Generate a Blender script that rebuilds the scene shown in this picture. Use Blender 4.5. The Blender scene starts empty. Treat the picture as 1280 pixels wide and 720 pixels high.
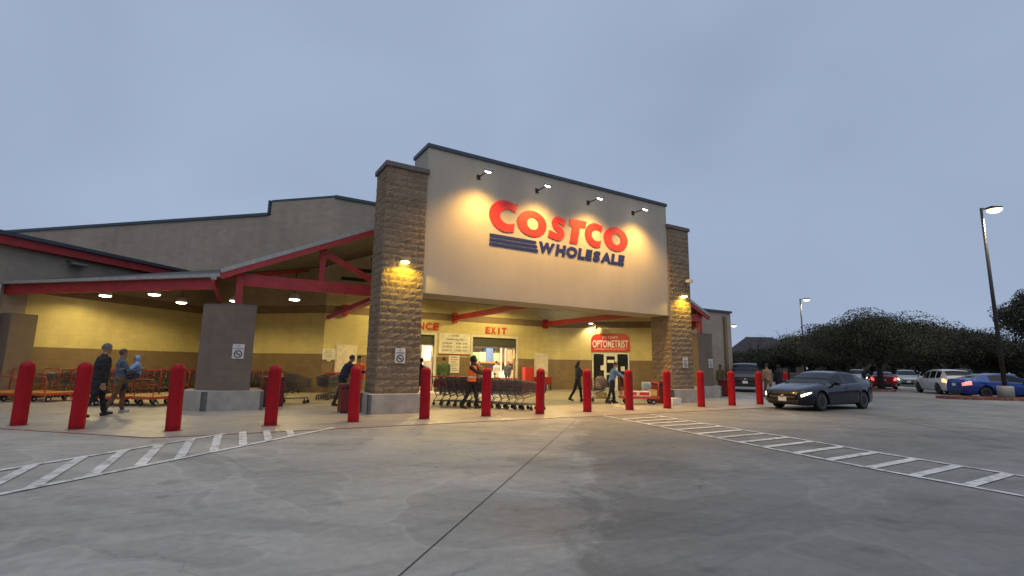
import bpy, bmesh, math, random
import numpy as np
from mathutils import Vector, Matrix
rad = math.radians
rnd = random.Random(11)
sc = bpy.context.scene
col = sc.collection

# ------------------------------------------------------------------ camera
YAW, PITCH, ROLL = rad(58.91), math.atan(97 / 623), rad(0.9)
cam_d = bpy.data.cameras.new('camera')
cam = bpy.data.objects.new('camera', cam_d)
col.objects.link(cam)
right = Vector((math.sin(YAW), -math.cos(YAW), 0))
fwd = Vector((math.cos(YAW) * math.cos(PITCH), math.sin(YAW) * math.cos(PITCH), math.sin(PITCH)))
up = right.cross(fwd)
r2 = right * math.cos(ROLL) + up * math.sin(ROLL)
u2 = -right * math.sin(ROLL) + up * math.cos(ROLL)
m3 = Matrix((r2, u2, -fwd)).transposed()
cam.matrix_world = Matrix.Translation((0, 0, 1.45)) @ m3.to_4x4()
cam_d.sensor_width = 36
cam_d.lens = 36 * 623 / 1280
cam_d.clip_end = 3000
cam_d.clip_start = 0.05
sc.camera = cam

# ------------------------------------------------------------------ sky, sun, exposure
world = bpy.data.worlds.new('World')
sc.world = world
world.use_nodes = True
wn, wl = world.node_tree.nodes, world.node_tree.links
wn.clear()
wo = wn.new('ShaderNodeOutputWorld')
sky = wn.new('ShaderNodeTexSky')
sky.sky_type = 'NISHITA'
sky.sun_disc = False
sky.sun_elevation = rad(3)
sky.sun_rotation = rad(210)
sky.dust_density = 2.0
bg1 = wn.new('ShaderNodeBackground')
bg1.inputs[1].default_value = 0.06
wl.new(sky.outputs[0], bg1.inputs[0])
# overcast deck: soft blue-grey cloud, only gently varied
tc = wn.new('ShaderNodeTexCoord')
mp = wn.new('ShaderNodeMapping')
mp.inputs['Scale'].default_value = (1.0, 1.0, 1.7)
mp.inputs['Rotation'].default_value = (0, 0.25, 0.4)
wl.new(tc.outputs['Generated'], mp.inputs[0])
nz = wn.new('ShaderNodeTexNoise')
nz.inputs['Scale'].default_value = 2.1
nz.inputs['Detail'].default_value = 2
nz.inputs['Roughness'].default_value = 0.45
nz.inputs['Distortion'].default_value = 0.5
wl.new(mp.outputs[0], nz.inputs['Vector'])
cr = wn.new('ShaderNodeValToRGB')
cr.color_ramp.elements[0].position = 0.22
cr.color_ramp.elements[0].color = (0.335, 0.42, 0.59, 1)
cr.color_ramp.elements[1].position = 0.82
cr.color_ramp.elements[1].color = (0.425, 0.525, 0.71, 1)
wl.new(nz.outputs[0], cr.inputs[0])
bg2 = wn.new('ShaderNodeBackground')
bg2.inputs[1].default_value = 0.96
wl.new(cr.outputs[0], bg2.inputs[0])
mx = wn.new('ShaderNodeMixShader')
mx.inputs[0].default_value = 0.93
wl.new(bg1.outputs[0], mx.inputs[1])
wl.new(bg2.outputs[0], mx.inputs[2])
wl.new(mx.outputs[0], wo.inputs[0])

sun_d = bpy.data.lights.new('sun', 'SUN')
sun_d.energy = 0.85
sun_d.angle = rad(60)
sun_d.color = (1.0, 0.88, 0.74)
sun = bpy.data.objects.new('sun', sun_d)
col.objects.link(sun)
sun.rotation_euler = (rad(28), 0, rad(-25))

sc.view_settings.view_transform = 'Standard'
sc.view_settings.look = 'None'
sc.view_settings.exposure = 0
sc.view_settings.gamma = 1
sc.view_settings.use_curve_mapping = False
sc.render.engine = 'CYCLES'
sc.cycles.use_denoising = True
sc.cycles.max_bounces = 6
sc.cycles.sample_clamp_indirect = 6
sc.cycles.caustics_reflective = False
sc.cycles.caustics_refractive = False

# ------------------------------------------------------------------ material helpers
MATS = {}


class NG:
    def __init__(s, name):
        s.m = bpy.data.materials.new(name)
        s.m.use_nodes = True
        s.n, s.l = s.m.node_tree.nodes, s.m.node_tree.links
        s.b = s.n['Principled BSDF']

    def sock(s, node, i, v):
        if hasattr(v, 'is_linked'):
            s.l.new(v, node.inputs[i])
        else:
            node.inputs[i].default_value = v

    def obj(s):
        return s.n.new('ShaderNodeTexCoord').outputs['Object']

    def pos(s):
        return s.n.new('ShaderNodeNewGeometry').outputs['Position']

    def noise(s, vec, scale, detail=3, rough=0.55, dist=0.0, out=0):
        n = s.n.new('ShaderNodeTexNoise')
        s.l.new(vec, n.inputs['Vector'])
        n.inputs['Scale'].default_value = scale
        n.inputs['Detail'].default_value = detail
        n.inputs['Roughness'].default_value = rough
        n.inputs['Distortion'].default_value = dist
        return n.outputs[out]

    def mapping(s, vec, scale=(1, 1, 1), rot=(0, 0, 0), loc=(0, 0, 0)):
        n = s.n.new('ShaderNodeMapping')
        s.l.new(vec, n.inputs[0])
        n.inputs['Scale'].default_value = scale
        n.inputs['Rotation'].default_value = rot
        n.inputs['Location'].default_value = loc
        return n.outputs[0]

    def ramp(s, v, stops):
        n = s.n.new('ShaderNodeValToRGB')
        s.l.new(v, n.inputs[0])
        e = n.color_ramp.elements
        while len(e) < len(stops):
            e.new(0.5)
        for q, (p, c) in zip(e, stops):
            q.position = p
            q.color = (c, c, c, 1) if isinstance(c, (int, float)) else (*c, 1)
        return n.outputs[0]

    def mix(s, f, a, b, mode='MIX'):
        n = s.n.new('ShaderNodeMixRGB')
        n.blend_type = mode
        for i, v in enumerate((f, a, b)):
            if isinstance(v, tuple):
                v = (*v, 1)
            s.sock(n, i, v)
        return n.outputs[0]

    def math(s, op, a, b=0.0, c=0.0, clamp=False):
        n = s.n.new('ShaderNodeMath')
        n.operation = op
        n.use_clamp = clamp
        s.sock(n, 0, a)
        s.sock(n, 1, b)
        s.sock(n, 2, c)
        return n.outputs[0]

    def sep(s, v):
        n = s.n.new('ShaderNodeSeparateXYZ')
        s.l.new(v, n.inputs[0])
        return n.outputs

    def comb(s, x, y, z):
        n = s.n.new('ShaderNodeCombineXYZ')
        for i, v in enumerate((x, y, z)):
            s.sock(n, i, v)
        return n.outputs[0]

    def bump(s, h, strength=0.3, dist=0.02):
        n = s.n.new('ShaderNodeBump')
        n.inputs['Strength'].default_value = strength
        n.inputs['Distance'].default_value = dist
        s.l.new(h, n.inputs['Height'])
        s.l.new(n.outputs[0], s.b.inputs['Normal'])

    def set(s, **kw):
        for k, v in kw.items():
            k = {'base': 'Base Color', 'rough': 'Roughness', 'metal': 'Metallic', 'spec': 'Specular IOR Level',
                 'coat': 'Coat Weight', 'ecol': 'Emission Color', 'estr': 'Emission Strength',
                 'trans': 'Transmission Weight', 'ior': 'IOR', 'alpha': 'Alpha'}[k]
            if isinstance(v, tuple):
                v = (*v, 1)
            s.sock(s.b, k, v)
        return s.m


def mat(name, c, rough=0.6, metal=0.0, var=0.18, scale=6.0, coat=0.0, spec=0.5, bump=0.0, bscale=40.0):
    """plain painted or woven surface with slight uneven tone"""
    if name in MATS:
        return MATS[name]
    g = NG(name)
    v = g.obj()
    n = g.noise(v, scale, 4)
    k = g.ramp(n, [(0.3, 1 - var), (0.7, 1 + var * 0.6)])
    g.set(base=g.mix(1.0, c, k, 'MULTIPLY'), metal=metal, coat=coat, spec=spec)
    rn = g.noise(v, scale * 3, 3)
    g.set(rough=g.ramp(rn, [(0.3, max(0.03, rough - 0.1)), (0.7, min(1, rough + 0.1))]))
    if bump:
        g.bump(g.noise(v, bscale, 3), bump, 0.02)
    MATS[name] = g.m
    return g.m


def emit(name, c, s):
    if name in MATS:
        return MATS[name]
    g = NG(name)
    g.set(base=(0.8, 0.8, 0.8), ecol=c, estr=s)
    MATS[name] = g.m
    return g.m


def cmu(name, c, mortar=0.72, var=0.12, bw=0.4, bh=0.2, bumps=0.35):
    """concrete block wall, blocks found from the face direction so that courses run level round corners"""
    if name in MATS:
        return MATS[name]
    g = NG(name)
    p = g.sep(g.pos())
    nn = g.n.new('ShaderNodeNewGeometry').outputs['True Normal']
    q = g.sep(nn)
    u = g.math('SUBTRACT', g.math('MULTIPLY', p[1], q[0]), g.math('MULTIPLY', p[0], q[1]))
    vec = g.comb(u, p[2], 0.0)
    br = g.n.new('ShaderNodeTexBrick')
    g.l.new(vec, br.inputs['Vector'])
    br.inputs['Scale'].default_value = 1
    br.inputs['Mortar Size'].default_value = 0.006
    br.inputs['Mortar Smooth'].default_value = 0.2
    br.inputs['Brick Width'].default_value = bw
    br.inputs['Row Height'].default_value = bh
    br.inputs['Color1'].default_value = (1 - var, 1 - var, 1 - var, 1)
    br.inputs['Color2'].default_value = (1 + var * .5, 1 + var * .5, 1 + var * .5, 1)
    br.inputs['Mortar'].default_value = (mortar, mortar, mortar, 1)
    base = g.mix(1.0, c, br.outputs[0], 'MULTIPLY')
    big = g.ramp(g.noise(g.pos(), 0.35, 4), [(0.3, 0.86), (0.7, 1.08)])
    streak = g.ramp(g.noise(g.mapping(g.pos(), (2.2, 2.2, 0.12)), 1.0, 4), [(0.35, 0.95), (0.65, 1.03)])
    base = g.mix(1.0, g.mix(1.0, base, big, 'MULTIPLY'), streak, 'MULTIPLY')
    g.set(base=base, rough=0.88, spec=0.25)
    h = g.mix(0.25, br.outputs['Fac'], g.noise(g.pos(), 30, 4), 'SUBTRACT')
    inv = g.math('SUBTRACT', 1.0, h)
    g.bump(inv, bumps, 0.02)
    MATS[name] = g.m
    return g.m


# ------------------------------------------------------------------ mesh helpers
def abs_loc(o):
    v = Vector((0, 0, 0))
    while o is not None:
        v = v + o.location
        o = o.parent
    return v


def link(o, parent=None):
    col.objects.link(o)
    if parent is not None:
        o.parent = parent
    return o


def tag(o, label=None, cat=None, group=None, kind=None):
    for k, v in (('label', label), ('category', cat), ('group', group), ('kind', kind)):
        if v:
            o[k] = v
    return o


def thing(name, label, cat, loc=(0, 0, 0), rz=0.0, group=None):
    o = bpy.data.objects.new(name, None)
    o.empty_display_size = 0.2
    link(o)
    o.location = loc
    o.rotation_euler = (0, 0, rz)
    return tag(o, label, cat, group)


def copy_tree(o, parent=None):
    c = o.copy()
    link(c, parent)
    for ch in list(o.children):
        copy_tree(ch, c)
    return c


class MB:
    """collects shapes for one mesh object"""

    def __init__(s):
        s.v, s.f, s.mi = [], [], []
        s.smooth = []

    def add(s, verts, faces, mtx=None, smooth=False, mi=0):
        b = len(s.v)
        for p in verts:
            p = Vector(p)
            s.v.append(mtx @ p if mtx is not None else p)
        for f in faces:
            s.f.append([b + i for i in f])
            s.smooth.append(smooth)
            s.mi.append(mi)
        return s

    def box(s, lo, hi, mtx=None, mi=0):
        x0, y0, z0 = lo
        x1, y1, z1 = hi
        v = [(x0, y0, z0), (x1, y0, z0), (x1, y1, z0), (x0, y1, z0), (x0, y0, z1), (x1, y0, z1), (x1, y1, z1), (x0, y1, z1)]
        f = [(0, 3, 2, 1), (4, 5, 6, 7), (0, 1, 5, 4), (1, 2, 6, 5), (2, 3, 7, 6), (3, 0, 4, 7)]
        return s.add(v, f, mtx, mi=mi)

    def bbox(s, lo, hi, b=0.02, mtx=None, mi=0):
        """box with bevelled edges"""
        bm = bmesh.new()
        bmesh.ops.create_cube(bm, size=1)
        lo, hi = Vector(lo), Vector(hi)
        for v in bm.verts:
            v.co = Vector([(lo[i] + hi[i]) / 2 + v.co[i] * (hi[i] - lo[i]) for i in range(3)])
        bmesh.ops.bevel(bm, geom=bm.edges[:], offset=b, segments=2, affect='EDGES', profile=0.6)
        bm.verts.index_update()
        s.add([v.co.copy() for v in bm.verts], [[v.index for v in f.verts] for f in bm.faces], mtx, mi=mi)
        bm.free()
        return s

    def prism(s, poly, z0, z1, mtx=None, mi=0):
        n = len(poly)
        v = [(x, y, z0) for x, y in poly] + [(x, y, z1) for x, y in poly]
        f = [tuple(range(n - 1, -1, -1)), tuple(range(n, 2 * n))]
        f += [(i, (i + 1) % n, n + (i + 1) % n, n + i) for i in range(n)]
        return s.add(v, f, mtx, mi=mi)

    def bar(s, a, b, w, h=None, mi=0):
        """rectangular bar from a to b; w across, h upright"""
        a, b = Vector(a), Vector(b)
        h = h or w
        d = (b - a)
        L = d.length
        d.normalize()
        side = d.cross(Vector((0, 0, 1)))
        if side.length < 1e-3:
            side = Vector((1, 0, 0))
        side.normalize()
        u = side.cross(d)
        m = Matrix((side, d, u)).transposed().to_4x4()
        m.translation = a
        return s.box((-w / 2, 0, -h / 2), (w / 2, L, h / 2), m, mi=mi)

    def tube(s, pts, r, n=8, caps=True, smooth=True, mi=0):
        pts = [Vector(p) for p in pts]
        k = len(pts)
        rr = r if isinstance(r, (list, tuple)) else [r] * k
        rings = []
        prev = None
        for i, p in enumerate(pts):
            d = (pts[min(i + 1, k - 1)] - pts[max(i - 1, 0)])
            if d.length < 1e-6:
                d = Vector((0, 0, 1))
            d.normalize()
            if prev is None:
                a = d.orthogonal().normalized()
            else:
                a = prev - d * prev.dot(d)
                a.normalize()
            prev = a
            b = d.cross(a)
            q = rr[i]
            rings.append([p + (a * math.cos(2 * math.pi * j / n) + b * math.sin(2 * math.pi * j / n)) * q for j in range(n)])
        v = [p for ring in rings for p in ring]
        f = []
        for i in range(k - 1):
            for j in range(n):
                f.append((i * n + j, i * n + (j + 1) % n, (i + 1) * n + (j + 1) % n, (i + 1) * n + j))
        s.add(v, f, None, smooth, mi=mi)
        if caps:
            b0 = len(s.v) - len(v)
            s.f.append([b0 + j for j in range(n - 1, -1, -1)])
            s.f.append([b0 + (k - 1) * n + j for j in range(n)])
            s.smooth += [False, False]
            s.mi += [mi, mi]
        return s

    def lathe(s, prof, n=24, mtx=None, smooth=True, mi=0):
        v, f = [], []
        for r, z in prof:
            for j in range(n):
                a = 2 * math.pi * j / n
                v.append((r * math.cos(a), r * math.sin(a), z))
        for i in range(len(prof) - 1):
            for j in range(n):
                f.append((i * n + j, i * n + (j + 1) % n, (i + 1) * n + (j + 1) % n, (i + 1) * n + j))
        s.add(v, f, mtx, smooth, mi=mi)
        b0 = len(s.v) - len(v)
        for ring, rev in ((0, True), (len(prof) - 1, False)):
            if prof[ring][0] > 1e-4:
                idx = [b0 + ring * n + j for j in range(n)]
                s.f.append(idx[::-1] if rev else idx)
                s.smooth.append(False)
                s.mi.append(mi)
        return s

    def mesh(s, name, m, off=Vector((0, 0, 0))):
        me = bpy.data.meshes.new(name)
        me.from_pydata([tuple(v - off) for v in s.v], [], s.f)
        for x in (m if isinstance(m, (list, tuple)) else [m]):
            me.materials.append(x)
        me.polygons.foreach_set('use_smooth', s.smooth)
        me.polygons.foreach_set('material_index', s.mi)
        me.validate()
        me.update()
        return me

    def build(s, name, m, parent=None, local=False, at=None):
        """parent given: verts are world coordinates unless local; at: origin of a top-level mesh"""
        off = Vector((0, 0, 0))
        if parent is not None and not local:
            off = abs_loc(parent)
        if at is not None:
            off = Vector(at)
        o = bpy.data.objects.new(name, s.mesh(name, m, off))
        link(o, parent)
        if at is not None and parent is None:
            o.location = at
        return o


def text_mesh(txt, size=1.0, offset=0.0, shear=0.0, extrude=0.004, spacing=1.0, align='CENTER'):
    cu = bpy.data.curves.new('writing', 'FONT')
    cu.body = txt
    cu.size = size
    cu.offset = offset
    cu.shear = shear
    cu.extrude = extrude
    cu.space_character = spacing
    cu.align_x = align
    cu.resolution_u = 3
    o = bpy.data.objects.new('writing', cu)
    col.objects.link(o)
    bpy.context.view_layer.update()
    dg = bpy.context.evaluated_depsgraph_get()
    me = bpy.data.meshes.new_from_object(o.evaluated_get(dg))
    bpy.data.objects.remove(o)
    bpy.data.curves.remove(cu)
    return me


def text(txt, m, parent, loc, rz=0.0, name='lettering', width=None, size=1.0, height=None, **kw):
    """upright lettering: reads along +X (turned by rz), faces -Y; loc in the parent's own space"""
    me = text_mesh(txt, size, **kw)
    xs = [v.co.x for v in me.vertices]
    ys = [v.co.y for v in me.vertices]
    sx = (width / (max(xs) - min(xs))) if width else 1.0
    sy = (height / (max(ys) - min(ys))) if height else (sx if width else 1.0)
    cx, y0 = (max(xs) + min(xs)) / 2, min(ys)
    for v in me.vertices:
        v.co = Vector(((v.co.x - cx) * sx, -v.co.z, (v.co.y - y0) * sy))
    me.materials.clear()
    me.materials.append(m)
    o = bpy.data.objects.new(name, me)
    link(o, parent)
    o.location = loc
    o.rotation_euler = (0, 0, rz)
    return o


def spot(name, loc, aim, power, c, size=120, blend=0.3, r=0.06, parent=None):
    d = bpy.data.lights.new(name, 'SPOT')
    d.energy = power
    d.color = c
    d.spot_size = rad(size)
    d.spot_blend = blend
    d.shadow_soft_size = r
    o = bpy.data.objects.new(name, d)
    link(o, parent)
    o.location = Vector(loc) - (abs_loc(parent) if parent is not None else Vector((0, 0, 0)))
    o.rotation_euler = (Vector(aim) - Vector(loc)).to_track_quat('-Z', 'Y').to_euler()
    return o


ORD = ('first second third fourth fifth sixth seventh eighth ninth tenth eleventh twelfth thirteenth fourteenth '
       'fifteenth sixteenth seventeenth eighteenth nineteenth twentieth twenty-first twenty-second').split()
S2 = math.sqrt(0.5)

# ================================================================== SETTING
def concrete_ground():
    g = NG('weathered_concrete')
    p = g.pos()
    rot = g.mapping(p, (1, 1, 1), (0, 0, rad(45)))
    big = g.noise(p, 0.16, 5, 0.6, 0.6)
    mid = g.noise(g.mapping(rot, (0.25, 1.1, 1)), 1.0, 5, 0.62, 0.4)
    fine = g.noise(p, 9, 5, 0.65)
    grain = g.noise(p, 70, 3, 0.7)
    base = g.ramp(big, [(0.28, (0.25, 0.24, 0.212)), (0.5, (0.352, 0.336, 0.298)), (0.72, (0.44, 0.418, 0.37))])
    base = g.mix(1.0, base, g.ramp(mid, [(0.25, 0.72), (0.5, 1.0), (0.75, 1.16)]), 'MULTIPLY')
    base = g.mix(1.0, base, g.ramp(fine, [(0.3, 0.88), (0.7, 1.1)]), 'MULTIPLY')
    base = g.mix(1.0, base, g.ramp(grain, [(0.25, 0.9), (0.75, 1.08)]), 'MULTIPLY')
    # the worn, oil-darkened driving lane
    q = g.sep(p)
    e = g.math('SUBTRACT', q[0], g.math('MULTIPLY', q[1], 0.8))
    e = g.math('ADD', e, g.math('MULTIPLY', g.math('SUBTRACT', g.noise(p, 0.6, 6, 0.68, 0.6), 0.5), 3.4))
    lane = g.ramp(g.math('MULTIPLY', g.math('ADD', e, 2.0), 0.1, clamp=True), [(0.19, 0.0), (0.222, 1.0)])
    base = g.mix(lane, base, g.mix(1.0, base, (0.63, 0.64, 0.65), 'MULTIPLY'))
    # tyre polish streaks and old drips
    tr = g.ramp(g.noise(g.mapping(p, (0.12, 1.5, 1), (0, 0, rad(-12))), 1.0, 3, 0.5), [(0.46, 1.0), (0.5, 0.86), (0.54, 1.0)])
    base = g.mix(0.8, base, g.mix(1.0, base, tr, 'MULTIPLY'))
    drips = g.ramp(g.noise(p, 2.6, 2, 0.4), [(0.24, 0.74), (0.35, 1.0)])
    base = g.mix(1.0, base, drips, 'MULTIPLY')
    pale = g.ramp(g.noise(p, 3.7, 6, 0.75, 0.8), [(0.6, 0.0), (0.72, 0.55)])
    base = g.mix(g.math('MULTIPLY', pale, 0.5), base, (0.42, 0.41, 0.39))
    vo = g.n.new('ShaderNodeTexVoronoi')
    g.l.new(p, vo.inputs['Vector'])
    vo.inputs['Scale'].default_value = 0.9
    gum = g.ramp(vo.outputs['Distance'], [(0.022, 0.5), (0.034, 1.0)])
    base = g.mix(1.0, base, gum, 'MULTIPLY')
    # hairline cracks, broken up so that only stretches of them show
    wv = g.n.new('ShaderNodeVectorMath')
    wv.operation = 'ADD'
    g.l.new(p, wv.inputs[0])
    sv = g.n.new('ShaderNodeVectorMath')
    sv.operation = 'SCALE'
    g.l.new(g.noise(p, 0.9, 5, 0.65, 0.0, 1), sv.inputs[0])
    sv.inputs['Scale'].default_value = 1.1
    g.l.new(sv.outputs[0], wv.inputs[1])
    cv = g.n.new('ShaderNodeTexVoronoi')
    cv.feature = 'DISTANCE_TO_EDGE'
    g.l.new(wv.outputs[0], cv.inputs['Vector'])
    cv.inputs['Scale'].default_value = 0.16
    ck = g.ramp(cv.outputs['Distance'], [(0.0008, 1.0), (0.0026, 0.0)])
    ck = g.math('MULTIPLY', ck, g.ramp(g.noise(p, 0.35, 3), [(0.47, 0.0), (0.62, 0.42)]))
    base = g.mix(ck, base, (0.07, 0.07, 0.068))
    # broad water stains with pale rims
    wr = g.noise(g.mapping(p, (1, 1, 1), (0, 0, 0), (3.3, 7.1, 0)), 0.32, 3, 0.5, 1.2)
    base = g.mix(1.0, base, g.ramp(wr, [(0.40, 0.90), (0.435, 0.92), (0.452, 1.10), (0.475, 1.0)]), 'MULTIPLY')
    g.set(base=base, spec=0.3, rough=g.ramp(g.noise(p, 0.9, 4), [(0.3, 0.52), (0.7, 0.8)]))
    g.bump(g.mix(0.5, grain, fine), 0.12, 0.01)
    return g.m


def apron_mat():
    g = NG('broom_finished_walk')
    p = g.pos()
    base = g.ramp(g.noise(p, 0.5, 5, 0.6, 0.5), [(0.3, (0.31, 0.285, 0.25)), (0.7, (0.42, 0.39, 0.34))])
    base = g.mix(1.0, base, g.ramp(g.noise(p, 6, 5, 0.7), [(0.3, 0.85), (0.7, 1.08)]), 'MULTIPLY')
    st = g.ramp(g.noise(p, 1.7, 3, 0.5, 0.8), [(0.3, 0.68), (0.42, 1.0)])
    base = g.mix(1.0, base, st, 'MULTIPLY')
    g.set(base=base, spec=0.45, rough=g.ramp(g.noise(p, 1.2, 4), [(0.3, 0.3), (0.7, 0.5)]))
    g.bump(g.noise(p, 60, 3), 0.08, 0.01)
    return g.m


def paint_mat(name, c, wear=0.5):
    g = NG(name)
    p = g.pos()
    w = g.ramp(g.noise(p, 5, 6, 0.75, 0.3), [(wear, 0.0), (wear + 0.12, 1.0)])
    base = g.mix(w, c, g.mix(0.8, c, (0.27, 0.26, 0.24)))
    tyre = g.ramp(g.noise(g.mapping(p, (0.5, 2.6, 1)), 1.0, 4, 0.6), [(0.52, 1.0), (0.62, 0.72)])
    base = g.mix(1.0, base, tyre, 'MULTIPLY')
    base = g.mix(1.0, base, g.ramp(g.noise(p, 0.8, 3), [(0.3, 0.82), (0.7, 1.05)]), 'MULTIPLY')
    g.set(base=base, rough=0.6)
    return g.m


M_GROUND, M_APRON = concrete_ground(), apron_mat()
M_WHITEPAINT = paint_mat('worn_white_paint', (0.74, 0.735, 0.69), 0.49)
M_REDPAINT = paint_mat('worn_red_paint', (0.42, 0.06, 0.05), 0.45)
M_JOINT = mat('joint_sealant', (0.04, 0.04, 0.042), 0.8)

mb = MB()
N = 40
mb.add([(-1500, -1500, 0), (1500, -1500, 0), (1500, 1500, 0), (-1500, 1500, 0)], [(0, 1, 2, 3)])
ground = tag(mb.build('ground', M_GROUND), kind='structure')


def strip(mb, pts, w, z):
    """flat ribbon of width w along a polyline"""
    pts = [Vector((x, y, z)) for x, y in pts]
    L, Rr = [], []
    for i, p in enumerate(pts):
        d = (pts[min(i + 1, len(pts) - 1)] - pts[max(i - 1, 0)]).normalized()
        n = Vector((-d.y, d.x, 0))
        L.append(p + n * w / 2)
        Rr.append(p - n * w / 2)
    k = len(pts)
    mb.add(L + Rr, [(k + i, k + i + 1, i + 1, i) for i in range(k - 1)])


# sawn joints in the slab (sealant sits a hair proud)
for off, a, b in ((-1.62, 0.0, 14), (-1.62 - 9.2, 6, 13.2), (7.6, 4, 30)):
    # lines along (1,1)
    mb = MB()
    x0, y0 = off * S2 + a * S2, -off * S2 + a * S2
    strip(mb, [(off * S2 + t * S2, -off * S2 + t * S2) for t in np.linspace(a, min(b, 30), 12)], 0.014, 0.003)
    o = mb.build('slab_joint', M_JOINT, ground)
for c0, a, b in ((13.8, -20, -1.5),):
    mb = MB()
    strip(mb, [(c0 * S2 - t * S2, c0 * S2 + t * S2) for t in np.linspace(a, b, 12)], 0.010, 0.003)
    mb.build('slab_joint', M_JOINT, ground)

# covered walk in front of the doors, flush with the lot
AP = [(-0.75, 11.75), (21.2, 11.75), (27.5, 18.4), (37, 27.9), (37, 40), (-14, 40), (-14, 25.0)]
mb = MB()
mb.prism(AP, -0.05, 0.006)
walk = tag(mb.build('walkway', M_APRON), kind='structure')
for pts in ([(-13.9, 24.9), (-0.75, 11.75)], [(-0.75, 11.75), (21.2, 11.75)], [(21.2, 11.75), (27.5, 18.4), (36, 26.9)]):
    mb = MB()
    strip(mb, pts, 0.05, 0.010)
    mb.build('painted_edge', M_REDPAINT, walk)
for x in (1.5, 5.0, 8.5, 12.0, 15.5, 19.0):
    mb = MB()
    strip(mb, [(x, 11.8), (x, 25.9)], 0.008, 0.009)
    mb.build('walk_joint', M_JOINT, walk)
for y in (15.2, 19.0, 22.8):
    mb = MB()
    strip(mb, [(0.5 if y > 13 else -0.5, y), (22, y)], 0.008, 0.0095)
    mb.build('walk_joint', M_JOINT, walk)

# hatched keep-clear marking on each side of the crossing
mk = thing('hatched_marking', None, None, (0, 9.5, 0))
mk['kind'] = 'structure'
for pts in ([(-7.3, 2.1), (-1.75, 7.62), (2.6, 11.97)], [(-8.2, 3.2), (-2.15, 9.2), (0.45, 11.83)]):
    mb = MB()
    strip(mb, pts, 0.11, 0.011)
    mb.build('border_line', M_WHITEPAINT, mk)
x = -6.0
while x < 2.0:
    mb = MB()
    y0, y1 = x + 9.37, min(x + 11.37, 12.05)
    if y1 - y0 > 0.3:
        mb.add([(x - 0.07, y0 - .07, 0.0115), (x + 0.07, y0 + .07, 0.0115), (x + 0.17, min(y1 + 0.07, 12.1), 0.0115), (x + 0.03, min(y1 - .07, 12.1), 0.0115)],
               [(0, 1, 2, 3)])
        mb.build('stripe', M_WHITEPAINT, mk)
    x += 0.445
mk = thing('hatched_marking', None, None, (10, 6, 0))
mk['kind'] = 'structure'
NEAR = [(7.9, -4.0), (8.22, 0.0), (8.48, 2.17), (8.68, 3.76), (8.95, 5.06), (9.35, 6.94), (9.85, 9.3), (10.34, 11.69)]
FAR = [(9.3, -4.0), (9.75, 0.0), (10.1, 2.56), (10.45, 4.49), (10.9, 6.26), (11.4, 8.68), (11.75, 10.2), (12.1, 11.49)]
for pts in (NEAR, FAR):
    mb = MB()
    strip(mb, pts, 0.10, 0.011)
    mb.build('border_line', M_WHITEPAINT, mk)
ys = [-3.4, -2.7, -2.0, -1.3, -.6, .1, .75, 1.4, 2.05, 2.72, 3.33, 3.92, 4.57, 5.2, 5.85, 6.45, 7.07, 7.7, 8.4, 9.05, 9.6, 10.13, 10.75]
for y in ys:
    xa = np.interp(y, [p[1] for p in NEAR], [p[0] for p in NEAR])
    xb = np.interp(y, [p[1] for p in FAR], [p[0] for p in FAR])
    mb = MB()
    mb.add([(xa, y - .075, .0115), (xb, y - .075, .0115), (xb, y + .075, .0115), (xa, y + .075, .0115)], [(0, 1, 2, 3)])
    mb.build('stripe', M_WHITEPAINT, mk)
# faint old line far across the drive aisle
mb = MB()
strip(mb, [(34.0, 22.5), (29.5, 9.0), (26, -1)], 0.1, 0.011)
tag(mb.build('aisle_line', M_WHITEPAINT), kind='structure')

# ================================================================== WAREHOUSE
C_TAUPE = cmu('taupe_block', (0.36, 0.305, 0.245), 0.9, 0.08)
C_CREAM = cmu('cream_block', (0.60, 0.52, 0.26), 0.88, 0.06)
C_BROWN = cmu('brown_block', (0.235, 0.17, 0.105), 0.85, 0.1)
C_PILLAR = cmu('pillar_block', (0.185, 0.145, 0.115), 0.86, 0.08)
M_COPING = mat('slate_blue_coping', (0.055, 0.075, 0.095), 0.45, 0.3)
M_RED = mat('red_steel', (0.36, 0.028, 0.03), 0.5, 0, 0.2, 3)
M_CREAMTRIM = mat('cream_trim', (0.66, 0.6, 0.48), 0.55)
M_DARKMETAL = mat('dark_metal', (0.035, 0.035, 0.037), 0.45, 0.5)
M_GREYMETAL = mat('galvanised_metal', (0.45, 0.46, 0.47), 0.4, 0.6)
M_WHITE = mat('white_enamel', (0.74, 0.73, 0.7), 0.45)
M_BLACK = mat('black_ink', (0.02, 0.02, 0.022), 0.6)
M_SIGNRED = mat('sign_red', (0.62, 0.028, 0.02), 0.4, 0, 0.08)
M_SIGNBLUE = mat('sign_blue', (0.012, 0.018, 0.13), 0.4, 0, 0.08)

store = thing('warehouse_store', 'large taupe block warehouse store with cream and brown banded walls under the canopy', 'building', (11, 26, 0))
ZT, ZL = 9.87, 9.15          # tall and low parapet
YW = 26.0
OPEN = [(7.75, 10.7, 3.06), (13.07, 16.02, 3.06)]


def pierced(x0, x1, z0, z1, y0, y1):
    mb = MB()
    xs = x0
    for a, b, h in OPEN:
        mb.box((xs, y0, z0), (a, y1, z1))
        if z1 > h:
            mb.box((a, y0, max(h, z0)), (b, y1, z1))
        xs = b
    mb.box((xs, y0, z0), (x1, y1, z1))
    return mb


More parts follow.
